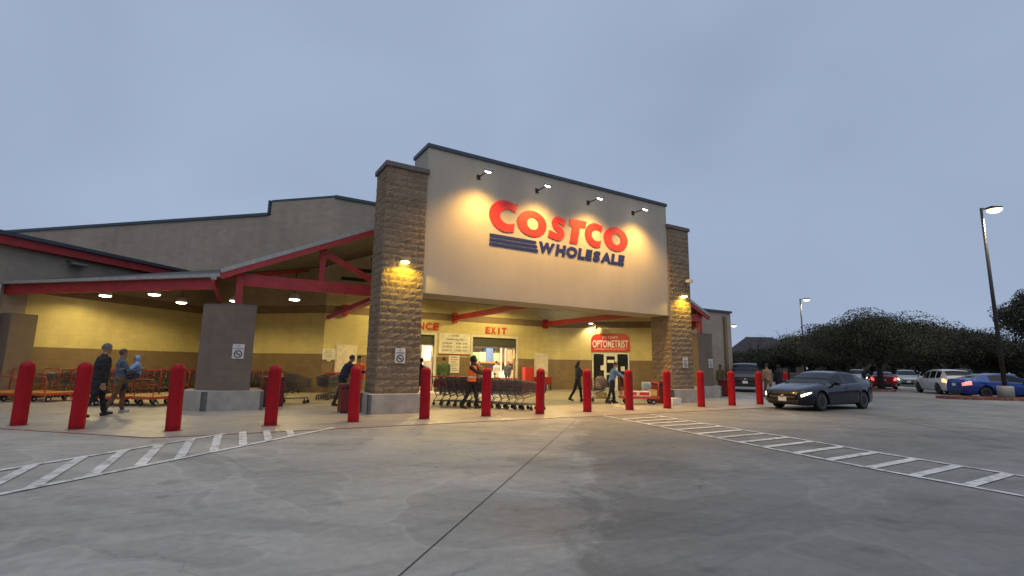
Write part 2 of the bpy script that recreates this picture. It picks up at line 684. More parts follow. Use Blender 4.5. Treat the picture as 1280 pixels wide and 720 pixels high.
XL, XR = 4.85, 19.4
for _a, _b in ((XL, 7.75), (10.7, 13.07), (16.02, XR)):
    MB().box((_a, YW, 0), (_b, YW + .3, 1.88)).build('wainscot', C_BROWN, store)
pierced(XL, XR, 1.88, 3.9, YW, YW + 0.3).build('wall', C_CREAM, store)
MB().box((XL, YW, 3.9), (XR, YW + .3, 4.3)).build('band', C_BROWN, store)
MB().box((XL, YW, 4.3), (XR, YW + .3, 5.0)).build('wall', C_CREAM, store)
MB().box((XL, YW, 5.0), (29.5, YW + .3, ZT)).build('wall', C_TAUPE, store)


def wall_run(p, q, z0, z1, t=0.3, flip=1):
    """upright slab from p to q, thickness to the left of p->q times flip"""
    p, q = Vector((*p, 0)), Vector((*q, 0))
    d = (q - p).normalized()
    n = Vector((-d.y, d.x, 0)) * t * flip
    poly = [(a.x, a.y) for a in (p, q, q + n, p + n)]
    if flip < 0:
        poly = poly[::-1]
    return MB().prism(poly, z0, z1)


# left flank of the main box, runs back to the left
PB0, PB1, PB2 = (4.85, 26.0), (-0.30, 31.15), (-30.0, 60.85)
for nm, z0, z1, m in (('wainscot', 0, 1.88, C_BROWN), ('wall', 1.88, 3.9, C_CREAM), ('band', 3.9, 4.3, C_BROWN)):
    wall_run(PB0, PB1, z0, z1, flip=-1).build(nm, m, store)
wall_run(PB0, PB1, 4.3, 5.9, flip=-1).build('wall', C_TAUPE, store)
wall_run(PB0, (2.2, 28.65), 5.9, ZT, flip=-1).build('wall', C_TAUPE, store)
wall_run((2.2, 28.65), PB2, 5.9, ZL, flip=-1).build('wall', C_TAUPE, store)
wall_run((4.95, 25.98), (2.2, 28.73), ZT, ZT + .16, .42, -1).build('coping', M_COPING, store)
wall_run((2.12, 28.81), (2.04, 28.89), ZL, ZT + .16, .42, -1).build('coping', M_COPING, store)
wall_run((2.04, 28.73), (-30, 60.77), ZL, ZL + .16, .42, -1).build('coping', M_COPING, store)
MB().box((4.9, 25.93, ZT + .004), (29.6, 26.4, ZT + .16)).build('coping', M_COPING, store)
# service bay that comes forward on the left, with its red cornice
PA0, PA1 = (-0.30, 31.15), (-16.0, 15.45)
PAM = (-6.0, 25.45)
for nm, z0, z1, m in (('wainscot', 0, 1.88, C_BROWN), ('wall', 1.88, 3.9, C_CREAM), ('band', 3.9, 4.3, C_BROWN)):
    wall_run(PA0, PAM, z0, z1, flip=-1).build(nm, m, store)
wall_run(PAM, PA1, 0, 4.3, flip=-1).build('wall', C_TAUPE, store)
wall_run(PA0, PA1, 4.3, 5.5, flip=-1).build('wall', C_TAUPE, store)
wall_run((-0.1, 30.95), (-15.8, 15.25), 5.5, 5.82, .5, -1).build('cornice', M_RED, store)
wall_run((-0.03, 30.88), (-15.73, 15.18), 5.82, 5.96, .6, -1).build('coping', M_COPING, store)
MB().prism([(-0.5, 31.3), (-16.2, 15.6), (-40, 39.4), (-24.3, 55.1)], 5.3, 5.45).build('bay_roof', M_DARKMETAL, store)
# pilaster at the end of the painted wall
mb = MB()
mtx = Matrix.Translation((-6.05, 25.05, 0)) @ Matrix.Rotation(rad(45), 4, 'Z')
mb.bbox((-.42, -.3, 0), (.42, .3, 3.05), .02, mtx)
mb.build('pilaster', C_PILLAR, store)
# shoulder bay on the right with the small side entrance
PC0, PC1 = (19.4, 26.0), (23.9, 21.5)


def run_open(p, q, z0, z1, s0, s1, h, m, nm):
    p, q = Vector((*p, 0)), Vector((*q, 0))
    d = (q - p).normalized()
    L = (q - p).length
    for a, b, lo in ((0, s0, z0), (s1, L, z0), (s0, s1, max(z0, h))):
        if z1 > lo:
            u, v = p + d * a, p + d * b
            wall_run(u.xy, v.xy, lo, z1, flip=1).build(nm, m, store)


run_open(PC0, PC1, 0, 1.88, 2.0, 4.3, 2.36, C_BROWN, 'wainscot')
run_open(PC0, PC1, 1.88, 3.9, 2.0, 4.3, 2.36, C_CREAM, 'wall')
wall_run(PC0, PC1, 3.9, 4.3).build('band', C_BROWN, store)
wall_run(PC0, PC1, 4.3, 5.2).build('wall', C_CREAM, store)
MB().box((23.9, 20.9, 0), (24.6, 26, 5.2)).build('wall', C_BROWN, store)
# far right mass
mb = MB()
mb.prism([(24.6, 23.0), (32.7, 23.0), (32.7, 26.2), (24.6, 26.2)], 0, 5.5)
mb.build('wall', C_TAUPE, store)
mb = MB()
mb.prism([(24.5, 22.9), (32.8, 22.9), (32.8, 60), (24.5, 60)], 5.505, 5.65)
mb.build('coping', M_COPING, store)
MB().box((31.8, 22.85, 0), (32.05, 22.99, 5.2)).build('downspout', C_BROWN, store)
MB().box((4.9, 26.35, 9.4), (29.4, 60, 9.5)).build('main_roof', M_DARKMETAL, store)
mb = MB()
mb.box((32.4, 26.3, 0), (32.7, 60, 5.5))
mb.box((29.2, 26.3, 5.66), (29.5, 60, ZT - .01))
mb.build('wall', C_TAUPE, store)

# door frames and roller housings
for a, b, h in OPEN:
    f = MB()
    f.box((a - .14, YW - .05, 0), (a, YW + .12, h + .14))
    f.box((b, YW - .05, 0), (b + .14, YW + .12, h + .14))
    f.box((a, YW - .05, h), (b, YW + .12, h + .14))
    fr = f.build('door_frame', M_CREAMTRIM, store)
    MB().box((a + .002, YW + .05, h - .5), (b - .002, YW + .28, h - .002)).build('roller_housing', mat('olive_housing', (0.07, 0.07, 0.05), 0.6), store)
    MB().bbox((a + .02, YW + .1, h - .58), (b - .02, YW + .22, h - .505), .01).build('roller_door_edge', M_GREYMETAL, store)
# plain steel doors beside the openings
for a, b, h in ((5.5, 6.45, 2.3), (17.42, 18.33, 2.2)):
    fr = MB().bbox((a - .06, YW - .05, 0.012), (b + .06, YW - .004, h + .06), .008).build('door_frame', M_CREAMTRIM, store)
    d = MB().bbox((a, YW - .075, 0.03), (b, YW - .052, h), .006).build('door', mat('pale_door', (0.7, 0.62, 0.5), 0.5), store)
    MB().bbox((b - .12, YW - .13, 1.0), (b - .06, YW - .077, 1.06), .01).build('handle', M_GREYMETAL, d)
# store lettering on the wall
M_WORD = mat('faded_red_letters', (0.55, 0.06, 0.03), 0.55)
L0 = abs_loc(store)
for k, ch in enumerate('ENTRANCE'):
    text(ch, M_WORD, store, Vector((7.72 + k * .433, YW - .012, 3.32)) - L0, name='letter', height=.42, width=.35, offset=.04, extrude=.03)
for k, ch in enumerate('EXIT'):
    text(ch, M_WORD, store, Vector((14.05 + k * .37, YW - .012, 3.3)) - L0, name='letter', height=.4, width=(.3 if ch != 'I' else .1), offset=.04, extrude=.03)

# ------------------------------------------------------------------ lit shop interior behind the openings
M_INWALL = mat('interior_white', (0.72, 0.68, 0.6), 0.7)
mb = MB()
mb.box((5.2, 40, 0), (31.2, 40.2, 5.6))
mb.box((5.2, 26.4, 0), (5.4, 40, 5.6))
mb.box((31.0, 26.4, 0), (31.2, 40, 5.6))
mb.box((5.2, 26.4, 5.6), (31.2, 40.2, 5.7))
mb.build('inner_wall', M_INWALL, store)
MB().box((5.4, 26.31, -.02), (31, 40, .012)).build('inner_floor', mat('sealed_floor', (0.42, 0.39, 0.34), 0.25), store)
for x in (9.6, 17.6):
    for y in (29.0, 33.0):
        t = thing('interior_light', 'bright strip light on the shop ceiling behind the ' + ('entrance' if x < 10 else 'exit') + ' opening, ' + ('first' if y < 30 else 'second') + ' from the wall', 'light', (x, y, 5.5), group='shop ceiling lights')
        MB().bbox((-1.0, -.2, -.06), (1.0, .2, .08), .01).build('housing', M_WHITE, t, local=True)
        MB().box((-.95, -.16, -.075), (.95, .16, -.062)).build('diffuser', emit('shop_light', (1, .86, .66), 8), t, local=True)
        d = bpy.data.lights.new('shop_light', 'AREA')
        d.energy = 850
        d.shape = 'RECTANGLE'
        d.size, d.size_y = 1.9, .34
        d.color = (1, .85, .62)
        o = bpy.data.objects.new('shop_lamp', d)
        link(o, t)
        o.location = (0, 0, -.09)
# steel racks with stacked goods
GOODS = [mat('goods_%d' % i, c, .6) for i, c in enumerate([(.55, .4, .25), (.6, .55, .45), (.45, .12, .08), (.12, .2, .4), (.7, .68, .6), (.62, .5, .1), (.2, .3, .15)])]
names = ['tall steel rack of boxed goods behind the entrance opening', 'tall steel rack of boxed goods between the two openings',
         'tall steel rack of boxed goods behind the exit opening', 'tall steel rack of boxed goods by the far side wall of the shop']
for k, x0 in enumerate((10.6, 13.6, 17.6, 20.7)):
    t = thing('storage_rack', names[k], 'rack', (x0, 35.2, 0.012))
    for xx in (0, 2.7):
        for yy in (0, 1.0):
            MB().box((xx - .05, yy - .05, 0), (xx + .05, yy + .05, 4.6)).build('upright', M_CREAMTRIM, t, local=True)
    for zz in (1.6, 3.0, 4.3):
        MB().box((0.05, -.04, zz), (2.65, 1.04, zz + .1)).build('shelf', mat('rack_orange', (.6, .2, .04), .5), t, local=True)
    for zz in (0.0, 1.705, 3.105):
        for c in range(4):
            h = rnd.uniform(.7, 1.15)
            MB().bbox((.12 + c * .64, .05, zz), (.7 + c * .64, .9, zz + h), .015).build('carton', rnd.choice(GOODS), t, local=True)
for k, (x, y, c) in enumerate(((16.6, 32.6, 3), (18.2, 32.0, 4), (20.0, 33.0, 0), (11.2, 31.0, 2), (12.6, 32.2, 4))):
    o = MB().bbox((-.55, -.5, 0), (.55, .5, rnd.uniform(.9, 1.3)), .03).build('goods_pallet', GOODS[c])
    o.location = (x, y, .012)
    tag(o, ['stack of dark blue cartons inside the exit opening', 'stack of pale cartons inside the exit opening', 'stack of brown cartons inside the exit opening',
            'stack of red cartons inside the entrance opening', 'stack of pale cartons inside the entrance opening'][k], 'goods')

# ------------------------------------------------------------------ side entrance storefront
dirC = Vector((S2, -S2, 0))
outC = Vector((-S2, -S2, 0))


def onC(s, out=0.0, z=0.0):
    return Vector((19.4, 26.0, z)) + dirC * s + outC * out


RC = rad(-45)
sf = thing('shop_entrance', 'white framed glass side entrance below the red arched sign', 'entrance', onC(3.15, -.02))
sf.rotation_euler = (0, 0, RC)
M_GLASS = NG('dark_glass').set(base=(.02, .022, .022), rough=.06, spec=.8)
for a, b in ((-1.14, -1.06), (-.42, -.34), (.34, .42), (1.06, 1.14)):
    MB().box((a, -.05, 0.012), (b, .06, 2.34)).build('mullion', M_WHITE, sf, local=True)
MB().box((-1.06, -.045, 2.26), (1.06, .055, 2.335)).build('head_rail', M_WHITE, sf, local=True)
for a, b in ((-1.06, -.42), (.42, 1.06)):
    MB().box((a, -.01, 0.02), (b, .01, 2.26)).build('pane', M_GLASS, sf, local=True)
d = MB()
d.box((-.34, -.045, .02), (-.26, .03, 2.25)).box((.26, -.045, .02), (.34, .03, 2.25)).box((-.26, -.045, .02), (.26, .03, .2)).box((-.26, -.045, 2.13), (.26, .03, 2.25)).box((-.26, -.045, 1.0), (.26, .03, 1.08))
d = d.build('door', M_WHITE, sf, local=True)
MB().box((-.26, -.01, .2), (.26, .01, 1.0)).build('pane', M_GLASS, d, local=True)
MB().box((-.26, -.01, 1.08), (.26, .01, 2.13)).build('pane', M_GLASS, d, local=True)
MB().box((-.2, -.02, 1.72), (.22, -.012, 1.9)).build('notice', M_WHITE, sf, local=True)
MB().box((-.62, -.02, 1.25), (-.36, -.013, 1.55)).build('notice', M_WHITE, sf, local=True)
MB().box((.62, -.02, 1.22), (.86, -.013, 1.5)).build('notice', M_WHITE, sf, local=True)
# arched red sign
sg = thing('arched_sign', 'red arched sign reading OPTOMETRIST above the glass side entrance', 'sign', onC(3.15, .03, 2.42))
sg.rotation_euler = (0, 0, RC)
pl = [(-1.2, 0), (1.2, 0), (1.2, .68)]
pl += [(1.2 - .42 * (1 - math.cos(a)), .68 + .42 * math.sin(a)) for a in np.linspace(.2, 1.57, 7)]
pl += [(-x, z) for x, z in pl[::-1][:-2]]
mrot = Matrix.Rotation(rad(90), 4, 'X')
MB().prism(pl, 0.0, .06, mrot).build('panel', mat('optic_red', (.5, .03, .02), .4, 0, .1), sg, local=True)
text('OPTOMETRIST', M_WHITE, sg, (0, -.064, .24), name='lettering', width=2.2, height=.46, offset=.012)
text('EYE EXAMS', M_WHITE, sg, (0, -.064, .8), name='lettering', width=.95, height=.16)
text('INDEPENDENT DOCTOR OF OPTOMETRY', M_WHITE, sg, (0, -.064, .1), name='lettering', width=1.95, height=.085)

# ------------------------------------------------------------------ hours board, notices
hb = thing('hours_board', 'large white opening hours board between the entrance and exit openings', 'sign', (11.93, YW - .01, 2.05))
MB().bbox((-.97, -.05, 0), (.97, 0, 1.15), .01).build('panel', mat('board_white', (.72, .69, .6), .5), hb, local=True)
MB().box((-.98, -.055, -.05), (.98, 0, -.002)).build('red_trim', M_RED, hb, local=True)
M_INK = mat('grey_ink', (.10, .09, .09), .6)
text('HOURS', M_INK, hb, (0, -.053, .97), name='lettering', height=.1, width=.5)
text('MEMBERS WELCOME', M_INK, hb, (0, -.053, .77), name='lettering', height=.085, width=1.0)
for k, (a, b) in enumerate((('MON.-FRI.', '10:00 - 8:30'), ('SATURDAY', '9:30 - 6:00'), ('SUNDAY', '10:00 - 6:00'))):
    text(a, M_INK, hb, (-.46, -.053, .55 - k * .2), name='lettering', height=.09, width=.62)
    text(b, M_INK, hb, (.42, -.053, .55 - k * .2), name='lettering', height=.09, width=.7)
nb = thing('notice_board', 'narrow white notice hung below the opening hours board', 'sign', (11.92, YW - .01, 1.0))
MB().bbox((-.33, -.04, 0), (.33, 0, .96), .01).build('panel', mat('board_white', (.72, .69, .6), .5), nb, local=True)
for k in range(7):
    MB().box((-.24, -.046, .12 + k * .1), (.24 - .08 * (k % 3), -.041, .145 + k * .1)).build('text_line', M_INK, nb, local=True)
MB().box((-.2, -.046, .84), (.2, -.041, .88)).build('text_line', M_RED, nb, local=True)
wn_ = thing('wall_notice', 'white wall notice with a tab beside the pale steel door by the carts', 'sign', (5.14, YW - .01, 1.52))
MB().prism([(-.3, .08), (-.08, .08), (-.08, 0), (.1, 0), (.1, .08), (.3, .08), (.3, .62), (-.3, .62)], 0, .03, mrot).build('panel', mat('board_white', (.72, .69, .6), .5), wn_, local=True)
for k in range(4):
    MB().box((-.2, -.036, .2 + k * .1), (.2 - .06 * (k % 2), -.031, .22 + k * .1)).build('text_line', M_INK, wn_, local=True)
# red stand and bin beside the exit
o = MB().bbox((-.3, -.2, 0), (.3, .2, 1.35), .03).build('display_stand', mat('stand_red', (.5, .03, .025), .5))
o.location = (16.6, 25.55, .006)
tag(o, 'upright red display stand beside the exit opening', 'stand')
bn = thing('basket_table', 'low red basket table between the exit opening and the pale steel door', 'table', (17.5, 25.2, .006))
MB().bbox((-.45, -.3, .35), (.45, .3, .8), .03).build('tub', mat('tub_red', (.33, .02, .02), .5), bn, local=True)
for sx in (-.38, .38):
    for sy in (-.24, .24):
        MB().box((sx - .03, sy - .03, 0), (sx + .03, sy + .03, .36)).build('leg', M_DARKMETAL, bn, local=True)

# ================================================================== PILLARS
def split_face_mat(name, c):
    g = NG(name)
    v = g.pos()
    info = g.n.new('ShaderNodeObjectInfo').outputs['Random']
    k = g.ramp(info, [(0.0, 0.88), (1.0, 1.07)])
    base = g.mix(1.0, c, k, 'MULTIPLY')
    base = g.mix(1.0, base, g.ramp(g.noise(v, 14, 5, 0.7), [(0.3, 0.75), (0.7, 1.15)]), 'MULTIPLY')
    base = g.mix(1.0, base, g.ramp(g.noise(v, 1.2, 3), [(0.3, 0.85), (0.7, 1.1)]), 'MULTIPLY')
    g.set(base=base, rough=0.92, spec=0.2)
    g.bump(g.noise(v, 38, 5, 0.7), 0.7, 0.03)
    return g.m


M_SPLIT = split_face_mat('split_face_block', (0.25, 0.19, 0.13))
M_MORTAR = mat('mortar', (0.2, 0.175, 0.15), 0.95)
M_PLINTH = mat('plinth_concrete', (0.36, 0.335, 0.30), 0.85, 0, 0.22, 2.5, bump=.2, bscale=30)
M_GUARD = mat('steel_corner_guard', (0.13, 0.135, 0.14), 0.5, 0.4)

BLOCKS = {}


def block_mesh(w, h, var, lean):
    """rough-faced block, width w along x, front towards -y"""
    key = (round(w, 3), var)
    if key in BLOCKS:
        return BLOCKS[key]
    r = random.Random(hash(key) % 9999)
    nx, nz = 5, 3
    mb = MB()
    v, f = [], []
    for i in range(nx + 1):
        for k in range(nz + 1):
            edge = i in (0, nx) or k in (0, nz)
            y = -0.004 if edge else -r.uniform(.006, .038)
            v.append((-w / 2 + w * i / nx + (0 if i in (0, nx) else r.uniform(-.015, .015)), y, h * k / nz + (0 if k in (0, nz) else r.uniform(-.012, .012))))
    for i in range(nx):
        for k in range(nz):
            a = i * (nz + 1) + k
            f.append((a, a + nz + 1, a + nz + 2, a + 1))
    mb.add(v, f)
    b = [(-w / 2, -.004, 0), (w / 2, -.004, 0), (w / 2, .05, 0), (-w / 2, .05, 0), (-w / 2, -.004, h), (w / 2, -.004, h), (w / 2, .05, h), (-w / 2, .05, h)]
    mb.add(b, [(0, 3, 2, 1), (4, 5, 6, 7), (1, 2, 6, 5), (3, 0, 4, 7)])
    BLOCKS[key] = mb.mesh('block', M_SPLIT)
    return BLOCKS[key]


def tall_pillar(name, label, x0, x1, y0, y1, side, ztop):
    """side: -1 when the left flank shows its blocks"""
    p = thing(name, label, 'pillar', ((x0 + x1) / 2, (y0 + y1) / 2, 0))
    L = abs_loc(p)
    hs = .196
    n = int(round((ztop - .58) / .2))
    MB().box((x0 + .006, y0 + .006, .5), (x1 - .004, y1 - .012, ztop)).build('core', C_PILLAR, p)
    for k in range(n):
        z = .58 + k * .2 + .002
        W = x1 - x0
        # two bonds: whole blocks, or halves at the ends
        fr = [W / 3] * 3 if k % 2 else [W / 6, W / 3, W / 3, W / 6]
        x = x0
        for w in fr:
            o = bpy.data.objects.new('block', block_mesh(w - .006, hs, rnd.randrange(4), 0))
            link(o, p)
            o.location = Vector((x + w / 2, y0, z)) - L
            x += w
        D = y1 - y0
        fl = [D / 2.5, D / 2.5, D / 5] if k % 2 else [D / 5, D / 2.5, D / 2.5]
        y = y1
        for w in fl:
            o = bpy.data.objects.new('block', block_mesh(w - .006, hs, rnd.randrange(4), 0))
            link(o, p)
            o.location = Vector((x0, y - w / 2, z)) - L
            o.rotation_euler = (0, 0, rad(-90))
            y -= w
    MB().bbox((x0 - .07, y0 - .07, ztop), (x1 + .05, y1 + .07, ztop + .16), .015).build('cap', mat('cap_stone', (.13, .11, .10), .7), p)
    q0, q1, r0, r1 = x0 - .22, x1 + .3, y0 - .2, y1 + .25
    ped = MB().bbox((q0, r0, 0.0), (q1, r1, .575), .02).build('plinth', M_PLINTH, p)
    for gx, sx in ((q0, 1), (q1, -1)):
        g = MB()
        xa, xb = sorted((gx - sx * .006, gx + sx * .075))
        g.box((xa, r0 - .008, .01), (xb, r0 - .0005, .56))
        xa, xb = sorted((gx - sx * .008, gx - sx * .0005))
        g.box((xa, r0, .01), (xb, r0 + .16, .56))
        g.build('corner_guard', M_GUARD, ped)
    return p


tall_pillar('stone_pillar', 'tall rough stone pillar beside the worker in the navy jacket', 4.28, 5.62, 14.75, 15.85, -1, 7.58)
tall_pillar('stone_pillar', 'tall rough stone pillar near the loaded flatbed cart', 16.86, 18.2, 14.75, 15.85, -1, 7.58)


def short_pillar(label, pts, ped, ztop, loc):
    p = thing('block_pillar', label, 'pillar', (*loc, 0))
    MB().prism(pts, .5, ztop).build('shaft', C_PILLAR, p)
    cx = sum(a for a, b in pts) / len(pts)
    cy = sum(b for a, b in pts) / len(pts)
    MB().prism([(cx + (a - cx) * 1.01, cy + (b - cy) * 1.01) for a, b in pts], ztop + .001, ztop + .05).build('cap', mat('cap_stone', (.13, .11, .10), .7), p)
    pd = MB().prism(ped, 0, .575).build('plinth', M_PLINTH, p)
    k = len(ped)
    for i in range(k):
        a, b = Vector((*ped[i], 0)), Vector((*ped[(i + 1) % k], 0))
        d = (b - a).normalized()
        nn = Vector((d.y, -d.x, 0))
        for s, e in ((a, a + d * .09), (b - d * .09, b)):
            g = MB()
            g.prism([(q.x, q.y) for q in (s + nn * .001, s + nn * .009, e + nn * .009, e + nn * .001)][::-1], .01, .56)
            g.build('corner_guard', M_GUARD, pd)
    return p


short_pillar('shorter grey block pillar under the corner of the canopy by the flatbed carts',
             [(.42, 17.5), (1.2, 17.5), (1.2, 18.75), (-.1, 18.75), (-.24, 18.16)],
             [(.02, 17.2), (1.58, 17.2), (1.58, 19.1), (-.35, 19.1), (-.62, 17.84)], 3.15, (.6, 18))
short_pillar('shorter grey block pillar under the canopy corner by the parked pickup',
             [(21.3, 16.9), (22.4, 16.9), (22.95, 17.45), (22.95, 18.2), (21.3, 18.2)],
             [(21.0, 16.6), (22.6, 16.6), (23.3, 17.3), (23.3, 18.5), (21.0, 18.5)], 3.2, (22.1, 17.4))

# ================================================================== SIGN WALL
g = NG('cream_stucco')
p_ = g.pos()
b_ = g.mix(1.0, (0.40, 0.362, 0.305), g.ramp(g.noise(p_, .5, 5), [(.3, .93), (.7, 1.04)]), 'MULTIPLY')
b_ = g.mix(1.0, b_, g.ramp(g.noise(g.mapping(p_, (1.6, 1.6, .1)), 1, 4), [(.35, .95), (.65, 1.02)]), 'MULTIPLY')
g.set(base=b_, rough=.9, spec=.2)
g.bump(g.noise(p_, 90, 4), .25, .006)
M_STUCCO = g.m
FX0, FX1, FY0, FY1, FZ0, FZ1 = 5.63, 16.85, 14.8, 16.1, 3.68, 8.55
fas = thing('sign_wall', 'tall cream stucco sign wall spanning the two stone pillars over the doors', 'wall', ((FX0 + FX1) / 2, 15.4, FZ0))
MB().box((FX0, FY0, FZ0), (FX1, FY1, FZ1)).build('panel', M_STUCCO, fas)
MB().bbox((FX0 - .05, FY0 - .05, FZ1 + .001), (FX1 + .05, FY1 + .05, FZ1 + .13), .01).build('coping', M_COPING, fas)
for zz in (6.0,):
    pass

# raised shop name: heavy slanted letters over three bars and a second word
sign = thing('store_sign', 'big red COSTCO letters above blue WHOLESALE and three bars on the sign wall', 'sign', (11.2, FY0, 5.55))
YF = FY0 - .003
DEP = .025
SL = .16           # slant


def ring_pts(cx, cz, rx, rz, a0, a1, n):
    return [(cx + rx * math.cos(a), cz + rz * math.sin(a)) for a in np.linspace(a0, a1, n)]


def solid(name, outer, inner, m, close, slant=0.0, z0=6.12):
    """extruded stroke between two matching outlines lying on the wall"""
    mb = MB()
    n = len(outer)
    sh = lambda q: q[0] + slant * (q[1] - z0)
    fr = YF - DEP
    v = [(sh(q), fr, q[1]) for q in outer] + [(sh(q), fr, q[1]) for q in inner] + [(sh(q), YF, q[1]) for q in outer] + [(sh(q), YF, q[1]) for q in inner]
    f = []
    k = n if close else n - 1
    for i in range(k):
        j = (i + 1) % n
        f += [(i, j, n + j, n + i), (i, 2 * n + i, 2 * n + j, j), (n + i, n + j, 3 * n + j, 3 * n + i)]
    if not close:
        f += [(0, n, 3 * n, 2 * n), (n - 1, 3 * n - 1, 4 * n - 1, 2 * n - 1)]
    mb.add(v, f)
    return mb.build(name, m, sign)


def letter_o(cx, cz, rx, rz, ix, iz):
    n = 40
    solid('letter', ring_pts(cx, cz, rx, rz, 0, 2 * math.pi, n + 1)[:-1], ring_pts(cx + .03, cz, ix, iz, 0, 2 * math.pi, n + 1)[:-1], M_SIGNRED, True)


def letter_c(cx, cz, rx, rz, ix, iz, xr, sl):
    """round C whose mouth is cut by a slanting line at xr"""
    n = 40
    a0, a1 = rad(56), rad(360 - 62)
    out = ring_pts(cx, cz, rx, rz, a0, a1, n)
    inn = ring_pts(cx + rx * .16, cz, ix, iz, rad(42), rad(360 - 46), n)
    out[0] = (xr + sl * (cz + rz * .86 - cz), cz + rz * .93)
    out[-1] = (xr - sl * .9 * rz - .06, cz - rz * .95)
    solid('letter', out, inn, M_SIGNRED, False)


letter_c(8.62, 6.69, .68, .575, .36, .27, 9.06, .13)
letter_o(9.735, 6.605, .635, .485, .25, .235)
# S as a swelling stroke
path = [(11.24, 6.845)] + [(10.95 + .2 * math.cos(t), 6.775 + .17 * math.sin(t)) for t in np.radians(np.arange(62, 246, 20))]
path += [(10.87 + .2 * math.cos(t), 6.435 + .17 * math.sin(t)) for t in np.radians(np.arange(66, -118, -20))] + [(10.47, 6.35)]
wid = [.14] + [.132] * (len(path) - 2) + [.14]
fine = np.linspace(0, len(path) - 1, 60)
px = np.interp(fine, range(len(path)), [a for a, b in path])
pz = np.interp(fine, range(len(path)), [b for a, b in path])
wd = np.interp(fine, range(len(path)), wid)
for _ in range(3):
    px[1:-1] = (px[:-2] + 2 * px[1:-1] + px[2:]) / 4
    pz[1:-1] = (pz[:-2] + 2 * pz[1:-1] + pz[2:]) / 4
lo, li = [], []
for i in range(len(px)):
    a, b = max(i - 1, 0), min(i + 1, len(px) - 1)
    d = Vector((px[b] - px[a], pz[b] - pz[a])).normalized()
    lo.append((px[i] - d.y * wd[i], pz[i] + d.x * wd[i]))
    li.append((px[i] + d.y * wd[i], pz[i] - d.x * wd[i]))
solid('letter', lo, li, M_SIGNRED, False)
# T
tz = [(11.44, 6.80), (11.60, 6.81), (11.47, 6.135), (11.83, 6.135), (11.96, 6.815), (12.23, 6.82), (12.31, 7.10), (11.49, 7.09)]
mb = MB()
mb.prism([(a, b) for a, b in tz], 0, DEP, Matrix.Translation((0, YF, 0)) @ mrot)
mb.build('letter', M_SIGNRED, sign)
letter_c(12.75, 6.62, .535, .49, .29, .235, 13.08, .12)
letter_o(13.83, 6.615, .655, .495, .25, .235)
for k, (za, zb) in enumerate(((5.885, 5.975), (5.73, 5.815), (5.575, 5.66))):
    mb = MB()
    e = .10 * (5.97 - za) / .4
    e2 = .10 * (5.97 - zb) / .4
    mb.prism([(7.98, za), (9.905 + e * 1.1, za), (9.90 + e2 * 1.1, zb), (7.98, zb)], 0, .025, Matrix.Translation((0, YF, 0)) @ mrot)
    mb.build('bar', M_SIGNBLUE, sign)
ws = [('W', .70), ('H', .50), ('O', .52), ('L', .36), ('E', .37), ('S', .39), ('A', .52), ('L', .36), ('E', .38)]
tot = sum(w for c, w in ws)
x = 10.03
LS = abs_loc(sign)
for ch, w in ws:
    w2 = w * 4.26 / tot
    text(ch, M_SIGNBLUE, sign, Vector((x + w2 / 2 + .02, YF - .013, 5.57)) - LS, name='letter', width=w2 * .97, height=.42, offset=.05, shear=.14, extrude=.012)
    x += w2

# no smoking plates on the pillars
def no_smoking(label, loc, s=1.0):
    t = thing('no_smoking_sign', label, 'sign', loc)
    MB().bbox((-.16 * s, -.012, 0), (.16 * s, 0, .44 * s), .004).build('panel', mat('plate_white', (.62, .6, .6), .5), t, local=True)
    text('NO', M_BLACK, t, (0, -.014, .36 * s), name='lettering', height=.045 * s, width=.07 * s, extrude=.002)
    text('SMOKING', M_BLACK, t, (0, -.014, .285 * s), name='lettering', height=.045 * s, width=.25 * s, extrude=.002)
    n = 28
    ms = MB()
    o_, i_ = ring_pts(0, .14 * s, .115 * s, .115 * s, 0, 2 * math.pi, n + 1)[:-1], ring_pts(0, .14 * s, .085 * s, .085 * s, 0, 2 * math.pi, n + 1)[:-1]
    ms.add([(a, -.0145, b) for a, b in o_] + [(a, -.0145, b) for a, b in i_], [(i, (i + 1) % n, n + (i + 1) % n, n + i) for i in range(n)])
    ms.box((-.012, -.0155, -.095), (.012, -.0146, .095), Matrix.Translation((0, 0, .14 * s)) @ Matrix.Rotation(rad(-45), 4, 'Y'))
    ms.build('prohibition_ring', M_BLACK, t, local=True)
    MB().box((-.07 * s, -.0142, .128 * s), (.07 * s, -.0132, .15 * s)).build('cigarette', M_BLACK, t, local=True)


no_smoking('no smoking plate on the rough stone pillar beside the navy jacketed worker', (4.96, 14.685, 1.47))
no_smoking('no smoking plate on the shorter block pillar by the flatbed carts', (.8, 17.495, 1.53))
no_smoking('no smoking plate on the rough stone pillar near the loaded flatbed', (17.62, 14.685, 1.47))
no_smoking('no smoking plate on the shorter block pillar by the pickup', (22.2, 16.895, 1.5))

# ================================================================== CANOPY
cp = thing('entrance_canopy', 'gabled metal entrance canopy on red steel trusses in front of the doors', 'canopy', (11.25, 20, 4))
M_DECK = mat('canopy_deck', (0.05, 0.04, 0.034), 0.6, 0.2)
SLOPE, E0, CX = .456, 4.2, 11.25
YT = 17.75


def gz(x):
    return E0 + SLOPE * ((x - .27) if x <= CX else (2 * CX - .27 - x))


S_D = .237


def dz(x, y):
    return 4.12 + S_D * ((x - .22) + (y - 18.06)) * S2


def sheet(name, pts, t, m):
    mb = MB()
    n = len(pts)
    mb.add([(x, y, z + t) for x, y, z in pts] + [(x, y, z) for x, y, z in pts],
           [tuple(range(n)), tuple(range(2 * n - 1, n - 1, -1))] + [(i, n + i, n + (i + 1) % n, (i + 1) % n) for i in range(n)])
    return mb.build(name, m, cp)


